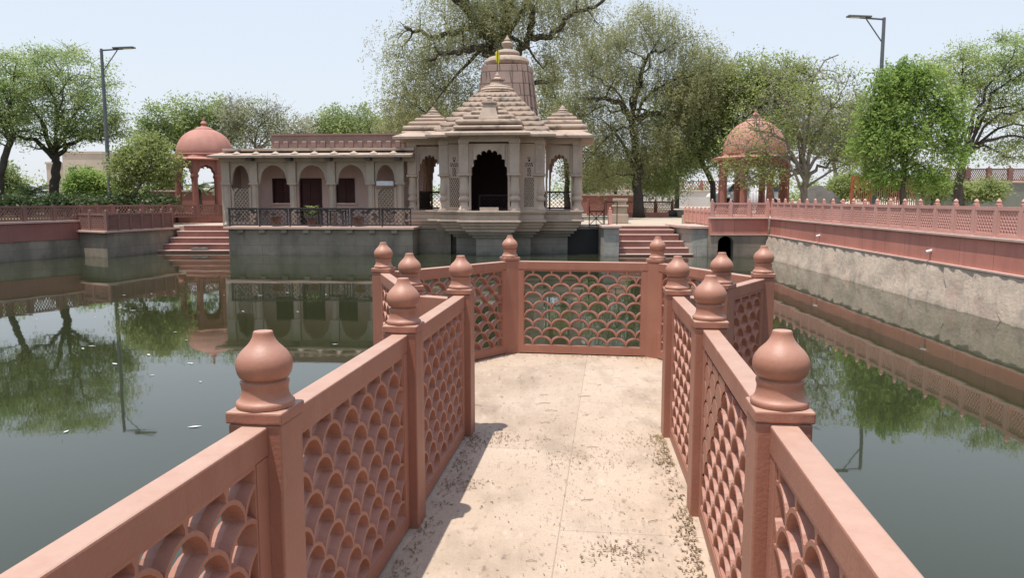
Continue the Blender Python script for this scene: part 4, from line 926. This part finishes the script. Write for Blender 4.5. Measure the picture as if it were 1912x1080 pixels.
def tree(label, Y, trunk, blobs, seed, bark='bark', leaf='leaf_mid', N=160, n_per=110, M_=7, S_=36, r0=.22, spread=(.45, .45, .35), lw=.06, ll=.16, droop=0, strands=0,
         zb=.6, limbs=(), depth=.75, bare=0, name='tree', cat='tree', twig=.022, cover=1.0, rlimb=.55):
    """trunk, limbs: photograph pixels taken at distance Y; blobs: (px, py, rx, ry[, dy]) crown masses given real depth round that distance"""
    rr = random.Random(seed); k = Y / F_PX
    tp = [at(x, y, Y=Y) for x, y in trunk]; tp[0].z = zb - .1
    base = Vector((tp[0].x, tp[0].y, zb)); root = empty(name, base, 0, label, cat)
    bl = []
    for b in blobs:
        c = at(b[0], b[1], Y=Y); c.y += (b[4] if len(b) > 4 else 0); bl.append((c, b[2] * k, max(b[2], b[3]) * k * depth, b[3] * k))
    wts = [b[1] * b[3] for b in bl]; cl = []
    while len(cl) < N + bare:
        c, rx, ry, rz = rr.choices(bl, wts)[0]; v = Vector((rr.gauss(0, 1), rr.gauss(0, 1), rr.gauss(0, 1))).normalized() * (rr.random() ** .42)
        q = c + Vector((v.x * rx, v.y * ry, v.z * rz))
        if q.z > zb + .12: cl.append(q)
    mb = MB(); nodes = []                                        # (position, radius)
    def branch(pts, r_a, r_b, n=6):
        rad = [r_a + (r_b - r_a) * (i / (len(pts) - 1)) ** .8 for i in range(len(pts))]
        mb.tube(pts, rad, n); nodes.extend(zip(pts, rad))
    full = []
    for i in range(len(tp) - 1):
        for j in range(4): full.append(tp[i].lerp(tp[i + 1], j / 4))
    full.append(tp[-1]); full = wobble(full, r0 * .12, rr)
    rad = [r0 * (1.35 if i == 0 else 1.12 if i == 1 else 1 - .35 * i / len(full)) for i in range(len(full))]
    mb.tube(full, rad, 10); nodes.extend(list(zip(full, rad))[len(full) // 2:])
    top = full[-1]; rt = rad[-1]
    for lm in limbs:                                             # named limbs: (radius, [(px, py, dy), ...])
        lp = [at(x, y, Y=Y) + Vector((0, dy, 0)) for x, y, dy in lm[1]]; fp_ = []
        for i in range(len(lp) - 1):
            for j in range(4): fp_.append(lp[i].lerp(lp[i + 1], j / 4))
        fp_.append(lp[-1]); branch(wobble(fp_, lm[0] * .25, rr), lm[0], lm[0] * .35, 8)
    def fps(cands, m):
        if not cands: return []
        out = [max(cands, key=lambda q: (q - top).length)]; dd = [(q - out[0]).length for q in cands]
        while len(out) < min(m, len(cands)):
            i = max(range(len(cands)), key=lambda t: dd[t]); out.append(cands[i]); dd = [min(d, (q - cands[i]).length) for d, q in zip(dd, cands)]
        return out
    for t in fps(cl, M_):
        tgt = top.lerp(t, .72); s = rr.choice(full[-3:]) if len(full) > 5 else top; L = (tgt - s).length
        ctl = s + Vector((0, 0, L * .42)) + (tgt - s) * .28
        branch(wobble(bez(s, ctl, tgt, 7), L * .028, rr), rt * rlimb * (.8 + .4 * rr.random()), .03, 7)
    def attach(t, bias):
        return min(nodes, key=lambda n: (n[0] - t).length + (bias * max(0, n[0].z - t.z)) + (.0 if n[1] > .02 else .3))
    for t in fps(cl, S_):
        s, r = attach(t, .6); L = (t - s).length
        if L < .15: continue
        ctl = s.lerp(t, .5) + Vector((rr.gauss(0, .1) * L, rr.gauss(0, .1) * L, .16 * L)); branch(wobble(bez(s, ctl, t, 5), L * .03, rr), min(r * .7, .02 + .02 * L), .014, 5)
    for t in cl:
        s, r = attach(t, .3); L = (t - s).length
        if L < .12: continue
        ctl = s.lerp(t, .5) + Vector((rr.gauss(0, .12) * L, rr.gauss(0, .12) * L, .12 * L)); pts = wobble(bez(s, ctl, t, 4), L * .03, rr)
        mb.tube(pts, [max(.006, min(r * .8, twig) * (1 - .18 * i)) for i in range(5)], 4)
        if len(nodes) < 2600: nodes.extend((p_, twig * .7) for p_ in pts[1:4])
    for t in cl[N:]:                                             # bare twig sprays
        for _ in range(6):
            d = Vector((rr.gauss(0, .26), rr.gauss(0, .26), rr.gauss(.14, .2))); mb.tube([t, t + d * .5 + Vector((0, 0, .03)), t + d + Vector((0, 0, .06))], [.010, .007, .004], 3)
    mb.v = [(x - base.x, y - base.y, z - base.z) for x, y, z in mb.v]
    tm = bpy.data.meshes.new('trunk'); tm.from_pydata(mb.v, [], mb.f); tm.materials.append(M[bark]); tm.shade_smooth()
    child(tm, 'trunk', root)
    if n_per:
        lm = leaves_mesh([q - base for q in cl[:N]], rr, n_per, spread, lw, ll, droop, strands, 'crown', M[leaf]); child(lm, 'crown', root)
    return root

tree('huge old tree with thick dark limbs and drooping grey-green leaves directly behind the temple spire', 37, [(940, 380), (938, 230), (938, 120), (943, 75)],
     [(860, 70, 110, 70), (770, 120, 70, 80), (735, 205, 45, 60), (890, 10, 120, 60), (1010, 10, 110, 60), (1080, 30, 60, 40), (870, 190, 50, 50), (820, 160, 60, 70), (950, -60, 170, 60), (1040, 100, 40, 60)], 11,
     'bark', 'leaf_olive', N=500, n_per=230, M_=6, S_=60, r0=.42, spread=(.42, .42, .22), lw=.034, ll=.11, droop=.95, strands=12, zb=.58, depth=.8,
     limbs=[(.30, [(930, 112, 0), (900, 58, -.3), (884, 33, -.5), (856, 10, -.8), (838, -40, -1)]), (.24, [(925, 108, 0), (902, 94, -.5), (872, 103, -.9), (846, 107, -1.2), (808, 122, -1.5)]),
            (.22, [(943, 76, 0), (918, 62, .3), (889, 42, .4), (862, 52, .2), (830, 66, 0), (806, 74, -.2), (784, 63, -.3), (758, 54, -.4)]), (.26, [(943, 78, 0), (940, 40, .4), (953, 12, .6), (962, -30, .8)]),
            (.26, [(955, 118, 0), (968, 100, 0), (993, 66, -.3), (993, 26, -.5), (978, -10, -.7)]), (.17, [(993, 72, -.3), (1025, 74, -.5), (1047, 50, -.7), (1069, 30, -.9), (1105, 24, -1.1), (1145, -4, -1.2)]),
            (.15, [(884, 33, -.5), (872, 5, .1), (880, -40, .3)]), (.15, [(960, 150, .5), (1010, 150, .8), (1025, 148, 1), (1045, 140, 1.2)])])
tree('tall grey-green tree with a bare forked top and drooping leaves right of the temple', 41, [(1193, 385), (1192, 320), (1186, 270), (1178, 215)],
     [(1215, 50, 75, 45), (1120, 90, 60, 50), (1290, 95, 50, 45), (1095, 165, 45, 45), (1180, 140, 80, 40), (1275, 165, 65, 45), (1320, 140, 25, 50), (1060, 225, 40, 50), (1150, 235, 60, 50), (1235, 240, 60, 45), (1110, 300, 45, 40), (1190, 290, 45, 30)], 23,
     'bark', 'leaf_olive', N=500, n_per=260, M_=9, S_=60, r0=.26, spread=(.44, .44, .22), lw=.034, ll=.11, droop=.9, strands=12, bare=60,
     limbs=[(.2, [(1180, 225, 0), (1160, 195, -.4), (1125, 185, -.8), (1095, 190, -1)]), (.2, [(1180, 225, 0), (1210, 210, .2), (1245, 215, .2), (1260, 235, .2)]), (.16, [(1180, 225, 0), (1190, 160, 0), (1210, 100, 0), (1240, 95, 0)]), (.14, [(1190, 330, 0), (1165, 265, .4), (1130, 225, .6)])])
tree('young green tree between the tall tree and the right pavilion', 43, [(1335, 385), (1330, 345), (1305, 290), (1285, 255)],
     [(1290, 220, 75, 80), (1250, 300, 55, 50), (1320, 160, 55, 60), (1335, 250, 40, 70), (1210, 320, 40, 40)], 31, 'bark', 'leaf_mid', N=480, n_per=95, S_=40, r0=.17, spread=(.42, .42, .3), lw=.055, ll=.15, droop=.7, strands=10)
tree('slim tree with twin stems on the plaza far right of the temple', 50, [(1262, 388), (1265, 350), (1262, 320)], [(1260, 300, 50, 40), (1290, 290, 40, 40)], 33, 'bark', 'leaf_mid', N=90, n_per=90, S_=14, r0=.16, lw=.06, ll=.16, zb=.58)
tree('light yellow-green tree behind the right pavilion', 42, [(1440, 380), (1438, 320), (1430, 240)], [(1400, 150, 65, 50), (1360, 195, 50, 55), (1470, 170, 60, 60), (1430, 240, 70, 60), (1385, 280, 50, 40)], 37, 'bark_mid', 'leaf_yellow', N=480, n_per=90, S_=40, r0=.18, lw=.065, ll=.15, zb=.93)
tree('spreading half-bare tree with pale twisting stems in front of the right pavilion', 29.5, [(1500, 385), (1502, 350), (1505, 325)],
     [(1450, 180, 85, 70), (1395, 275, 50, 45), (1385, 315, 45, 30), (1425, 325, 50, 30), (1540, 190, 70, 80), (1580, 265, 50, 70), (1470, 270, 70, 60), (1420, 330, 45, 30)], 41, 'bark_pale', 'leaf_yellow', N=250, n_per=44, M_=12, S_=70, r0=.15, spread=(.35, .35, .3), lw=.05, ll=.09, bare=170, zb=.93, rlimb=.8, twig=.017,
     limbs=[(.06, [(1502, 372, 0), (1485, 340, -.3), (1462, 300, -.5), (1430, 285, -.7), (1408, 255, -.8), (1398, 225, -.8)]), (.06, [(1504, 365, 0), (1500, 300, 0), (1515, 220, .2), (1520, 150, .2), (1545, 110, .2), (1570, 100, .2)]), (.055, [(1506, 350, 0), (1545, 320, -.2), (1590, 300, -.3), (1625, 285, -.3)])])
tree('dense bright green tree with hanging leaves behind the right-hand balustrade', 27.5, [(1688, 385), (1685, 345), (1690, 300)],
     [(1668, 150, 38, 30), (1720, 150, 34, 32), (1640, 200, 34, 38), (1755, 190, 34, 38), (1618, 262, 22, 50), (1680, 235, 60, 55), (1775, 255, 26, 60), (1648, 315, 40, 22), (1722, 322, 48, 22), (1690, 118, 18, 12), (1740, 128, 16, 10)], 43, 'bark_mid', 'leaf_bright', N=340, n_per=115, M_=7, S_=40, r0=.12, spread=(.22, .22, .14), lw=.05, ll=.115, droop=.5, strands=9, zb=.93)
tree('wide feathery grey-green tree with a dark trunk at the far right', 32, [(1790, 385), (1791, 340), (1797, 305), (1805, 285)],
     [(1850, 120, 90, 60), (1775, 135, 70, 50), (1900, 200, 80, 70), (1930, 100, 70, 60), (1840, 190, 70, 55), (1880, 280, 55, 35), (1960, 260, 60, 50)], 47, 'bark', 'leaf_feather', N=330, n_per=95, M_=9, S_=50, r0=.19, spread=(.45, .45, .2), lw=.04, ll=.11, bare=50, zb=.93,
     limbs=[(.09, [(1800, 295, 0), (1830, 265, -.3), (1870, 255, -.4), (1920, 262, -.5)]), (.09, [(1798, 300, 0), (1850, 205, .3), (1905, 195, .4)])])
tree('large feathery tree with a forked dark trunk beside the left lamp post', 33, [(103, 390), (102, 340), (106, 305), (100, 290)],
     [(120, 145, 95, 50), (60, 160, 60, 55), (180, 205, 50, 55), (150, 245, 60, 40), (90, 230, 70, 50), (45, 225, 40, 50), (110, 108, 65, 25), (210, 230, 25, 40)], 53, 'bark', 'leaf_feather', N=330, n_per=95, M_=9, S_=50, r0=.21, spread=(.42, .42, .2), lw=.04, ll=.11, bare=30, zb=.86, depth=.9,
     limbs=[(.12, [(101, 300, 0), (125, 270, 0), (165, 255, .2), (190, 240, .3)]), (.12, [(100, 295, 0), (70, 262, -.2), (40, 255, -.3), (10, 235, -.4)]), (.1, [(103, 292, 0), (110, 250, .2), (140, 200, .3)])])
tree('feathery tree cut by the left edge of the picture', 31, [(-6, 390), (0, 330), (12, 285), (28, 250)], [(0, 145, 60, 55), (-50, 200, 60, 70), (20, 215, 45, 50), (-90, 150, 60, 60)], 59, 'bark', 'leaf_feather', N=220, n_per=95, M_=8, S_=36, r0=.16, spread=(.42, .42, .2), lw=.04, ll=.11, zb=.86)
tree('small yellow-green tree with a pale trunk right of the left lamp post', 30.5, [(240, 392), (250, 365), (262, 345)], [(270, 305, 58, 45), (235, 320, 35, 40), (310, 315, 32, 38), (275, 275, 40, 25)], 61, 'bark_pale', 'leaf_yellow', N=210, n_per=60, M_=7, S_=26, r0=.08, spread=(.26, .26, .2), lw=.055, ll=.10, zb=.6)
tree('tall green tree with loose top behind the left pavilion', 47, [(335, 385), (336, 320), (340, 270)], [(330, 225, 65, 38), (390, 215, 55, 35), (290, 255, 45, 35), (430, 245, 40, 40), (370, 265, 60, 40)], 67, 'bark_mid', 'leaf_mid', N=260, n_per=80, S_=40, r0=.2, lw=.07, ll=.17, zb=.6)
tree('half-bare grey tree behind the left end of the hall', 45, [(480, 385), (480, 320), (478, 280)], [(470, 235, 60, 45), (540, 250, 55, 35), (440, 215, 35, 35), (500, 215, 40, 30)], 71, 'bark_pale', 'leaf_grey', N=170, n_per=60, M_=10, S_=50, r0=.14, lw=.06, ll=.13, bare=150, zb=.6)
tree('bright green bushy tree behind the hall roof', 49, [(650, 385), (650, 320), (652, 280)], [(650, 230, 75, 35), (600, 250, 50, 30), (705, 250, 50, 35), (640, 262, 90, 25), (560, 268, 50, 20)], 73, 'bark_mid', 'leaf_mid', N=330, n_per=80, S_=40, r0=.2, lw=.07, ll=.17, droop=.4, zb=.6)
tree('grey-green tree filling the gap left of the temple roof', 46, [(745, 385), (745, 320), (742, 270)], [(740, 240, 45, 50), (780, 220, 50, 60), (830, 240, 60, 50)], 79, 'bark_mid', 'leaf_olive', N=220, n_per=64, S_=30, r0=.18, lw=.06, ll=.16, droop=.5, zb=.6)
tree('dark green tree behind the temple between spire and right side roof', 46, [(1060, 385), (1058, 320), (1050, 250)], [(1040, 220, 50, 70), (1085, 280, 55, 60), (1020, 150, 30, 40), (1130, 320, 40, 30)], 83, 'bark', 'leaf_olive', N=260, n_per=64, S_=34, r0=.18, lw=.06, ll=.16, droop=.5, zb=.6)
tree('low green tree beneath the tall trees right of the temple', 54, [(1150, 385), (1150, 350)], [(1130, 325, 45, 28), (1190, 325, 40, 30), (1240, 340, 40, 25), (1100, 345, 30, 25)], 89, 'bark', 'leaf_mid', N=320, n_per=75, S_=24, r0=.14, lw=.07, ll=.17, zb=.58)
tree('green tree behind the hanging cloth and right pavilion', 50, [(1560, 385), (1560, 330), (1556, 290)], [(1560, 250, 60, 60), (1600, 220, 45, 50), (1620, 300, 50, 40), (1510, 230, 50, 60)], 97, 'bark_pale', 'leaf_grey', N=300, n_per=90, M_=9, S_=40, r0=.14, lw=.06, ll=.14, bare=120, zb=.93)
# bushes and palms
def bush(label, Y, blobs, seed, leaf='leaf_mid', N=110, zb=.6, n_per=75, **kw):
    b = blobs[0]
    return tree(label, Y, [(b[0], 388), (b[0] + 1, b[1] + b[3] * .6), (b[0] + 2, b[1])], blobs, seed, 'bark_mid', leaf, N=N, n_per=n_per, M_=6, S_=16, r0=.06, spread=(.3, .3, .25), lw=.06, ll=.13, zb=zb, name='shrub', cat='shrub', **kw)
bush('rounded bright green shrub left of the left lamp post', 37, [(160, 345, 38, 32), (190, 350, 30, 30), (140, 365, 30, 20)], 101, 'leaf_bright', N=150)
bush('green shrub behind the small yellow-green tree', 39, [(235, 355, 30, 25), (290, 345, 30, 30), (320, 340, 25, 30)], 103, 'leaf_mid')
bush('dark shrub beside the orange-red gate', 38, [(1575, 345, 24, 30), (1560, 360, 20, 18)], 107, 'leaf_mid', N=80, zb=.93)
bush('tangled dark shrub behind the orange-red gate and the barred fence', 40, [(1615, 348, 34, 22), (1670, 350, 40, 22), (1720, 352, 30, 20)], 151, 'leaf_palm', N=150, zb=.93)
bush('low hedge under the far right trees', 36.5, [(1740, 350, 30, 25), (1850, 355, 30, 20), (1800, 360, 30, 15)], 109, 'leaf_mid', N=120, zb=.93)
for hx, hl in ((30, 'low dark shrub behind the brown lattice at the left picture edge'), (125, 'low dark shrub behind the brown lattice below the forked feathery tree'), (215, 'low dark shrub behind the brown lattice at the foot of the left lamp post'), (290, 'low dark shrub behind the brown lattice left of the left pavilion')):
    bush(hl, 30, [(hx, 381, 42, 8)], 127 + hx, 'leaf_palm', N=45, zb=.7)
bush('dark shrubs at the foot of the left edge tree', 36, [(10, 345, 35, 40), (-30, 340, 30, 40)], 113, 'leaf_mid', N=120, zb=.86)
def palm(label, px, Y, zb, zt, n, L, seed, trunk=True):
    rr = random.Random(seed); c = at(px, 370, Y=Y); root = empty('palm', (c.x, Y, zb), 0, label, 'palm'); h = zt - zb
    if trunk: MB().tube([(0, 0, -.05), (.04, 0, h * .5), (0, .03, h)], [.13, .10, .08], 8).obj('trunk', M['bark_mid'], root, loc=(0, 0, 0), smooth=True)
    mb = MB()
    for k in range(n):
        a = 2 * PI * k / n + rr.random() * .4; e = rr.uniform(.1, 1.25); l = L * rr.uniform(.75, 1.1); pts = []
        for i in range(10):
            t = i / 9; r = l * t * math.cos(e * (1 - t * .5)); z = h + l * math.sin(e) * t - l * .62 * t * t; pts.append(Vector((math.cos(a) * r, math.sin(a) * r, z)))
        mb.tube(pts, .012, 3)
        for i in range(1, 10):
            for f in (0, .5):
                p0 = pts[i - 1].lerp(pts[i], f); d = (pts[i] - pts[i - 1]).normalized(); s = d.cross(Vector((0, 0, 1))).normalized()
                for sg in (-1, 1):
                    w = L * .26 * (1 - abs(i / 9 - .5)); tip = p0 + (s * sg * .85 + d * .55 + Vector((0, 0, -.25))) * w; mb.add([p0, p0.lerp(tip, .4) + d * .025, tip, p0.lerp(tip, .4) - d * .025], [(0, 1, 2, 3)])
    mb.obj('fronds', M['leaf_palm'], root, loc=(0, 0, 0))
palm('bushy dark palm left of the forked feathery tree', 55, 34, .86, 1.7, 22, 1.5, 1)
palm('shorter dark palm at the foot of the forked feathery tree', 85, 35, .86, 1.3, 18, 1.2, 2)
palm('small palm seen through the left pavilion', 372, 36, .6, 2.0, 14, .8, 3)
palm('second small palm seen through the right arch of the left pavilion', 412, 36.5, .6, 2.1, 14, .8, 4)
# distant tree belt that closes the horizon
rr = random.Random(5); rs = []
for i in range(240):
    x = rr.uniform(-150, 150); rs.append(Vector((x, 150 + rr.uniform(-6, 6), rr.uniform(.5, 4.6) + .8 * math.sin(x * .13))))
lm = leaves_mesh(rs, rr, 90, (2.2, 1.5, 1.2), .35, .6, 0, 0, 'distant_trees', M['leaf_mid']); o = bpy.data.objects.new('distant_trees', lm); COL.objects.link(o); tag(o, 'low belt of distant trees on the horizon', 'trees', None, 'stuff')

rs = []  # out-of-view trees added to cut sky fill on the near balustrades
for i in range(520):
    a = rr.uniform(-.45, PI + .45); r_ = rr.uniform(21, 30); x, y = .5 + r_ * math.cos(a + PI) * .95, 6 + r_ * math.sin(a + PI)
    if y > 15 or (x < 0 and x > -17 and y > 0): continue
    rs.append(Vector((x, y, 1.4 + 8.2 * rr.random() ** .8)))
lm = leaves_mesh(rs, rr, 90, (1.0, 1.0, .8), .16, .32, 0, 0, 'fill_blocking_trees', M['leaf_mid']); o = bpy.data.objects.new('fill_blocking_trees', lm); COL.objects.link(o); tag(o, 'unseen belt of trees added round the near sides of the pond to cut sky fill', 'trees', None, 'stuff')

# ------------------------------------------------------------------ leaf litter on the walkway
rr = random.Random(77); mb = MB()
def inside(x, y):
    c = False
    for i in range(len(deck)):
        (xa, ya_), (xb, yb_) = deck[i - 1], deck[i]
        if (ya_ > y) != (yb_ > y) and x < (xb - xa) * (y - ya_) / (yb_ - ya_) + xa: c = not c
    return c
def bit(x, y, l, w):
    a = rr.random() * 6.28; d = Vector((math.cos(a), math.sin(a), 0)) * l; s = Vector((-math.sin(a), math.cos(a), 0)) * w; p0 = Vector((x, y, .004 + .004 * rr.random())); up = Vector((0, 0, .3 * l * rr.random()))
    mb.add([p0 - d * .5 + up, p0 + s * .5, p0 + d * .5 + up * .6, p0 - s * .5], [(0, 1, 2, 3)])
edgeR = [('YR', 'NR'), ('NR', 'MR'), ('MR', 'TR')]; edgeL = [('YL', 'NL'), ('NL', 'ML'), ('ML', 'TL')]; edgeF = [('C', 'D'), ('B', 'C'), ('D', 'E')]
for edges, n, dirn in ((edgeR, 1300, -1), (edgeL, 520, 1), (edgeF, 420, 0)):
    for _ in range(n):
        a, b = rr.choice(edges); t = rr.random(); t = t if rr.random() < .5 else .5 + .5 * t
        q = P_[a].lerp(P_[b], t); off = .07 + abs(rr.gauss(0, .055))
        if dirn: q = q + Vector((dirn * off, 0, 0))
        else: q = q + (Vector((.45, 6.4, 0)) - q).normalized() * off
        bit(q.x, q.y, rr.uniform(.01, .036), rr.uniform(.004, .011))
for _ in range(1900):
    y = rr.uniform(1.0, 7.7); x = rr.gauss(.42, .28) if rr.random() < .7 else rr.uniform(-.6, 1.4)
    if inside(x, y) : bit(x, y, rr.uniform(.006, .022), rr.uniform(.002, .007))
for cx, cy, n, sd in ((.50, 3.35, 120, .07), (.42, 4.6, 90, .12), (-.12, 5.05, 120, .10), (-.27, 4.2, 80, .06), (.85, 5.0, 60, .1), (.38, 2.9, 60, .06)):
    for _ in range(int(n * 1.2)): bit(rr.gauss(cx, sd * 1.3), rr.gauss(cy, sd), rr.uniform(.008, .034), rr.uniform(.003, .010))
for _ in range(34):                                               # twigs
    y = rr.uniform(1.5, 6.8); x = rr.uniform(-.45, .8)
    if inside(x, y): a = rr.random() * 3.14; l = rr.uniform(.02, .06); mb.tube([(x, y, .006), (x + math.cos(a) * l, y + math.sin(a) * l * .5, .009), (x + math.cos(a + .3) * l * 1.8, y + math.sin(a + .3) * l, .005)], .0018, 4)
tag(mb.obj('leaf_litter', M['litter']), 'dry leaves and twigs scattered over the walkway paving', 'leaf litter', None, 'stuff')
# leaves floating on the pond
fl_ = MB(); rr = random.Random(9)
for _ in range(70):
    x, y = rr.uniform(-9, -1.5), rr.uniform(3, 16); a = rr.random() * 6.28; l = rr.uniform(.02, .06); d = Vector((math.cos(a), math.sin(a), 0)) * l; s = Vector((-math.sin(a), math.cos(a), 0)) * l * .35; p0 = Vector((x, y, WZ + .006))
    fl_.add([p0 - d, p0 + s, p0 + d, p0 - s], [(0, 1, 2, 3)])
tag(fl_.obj('floating_leaves', M['cloth']), 'tiny pale leaves and scraps floating on the pond', 'floating leaves', None, 'stuff')
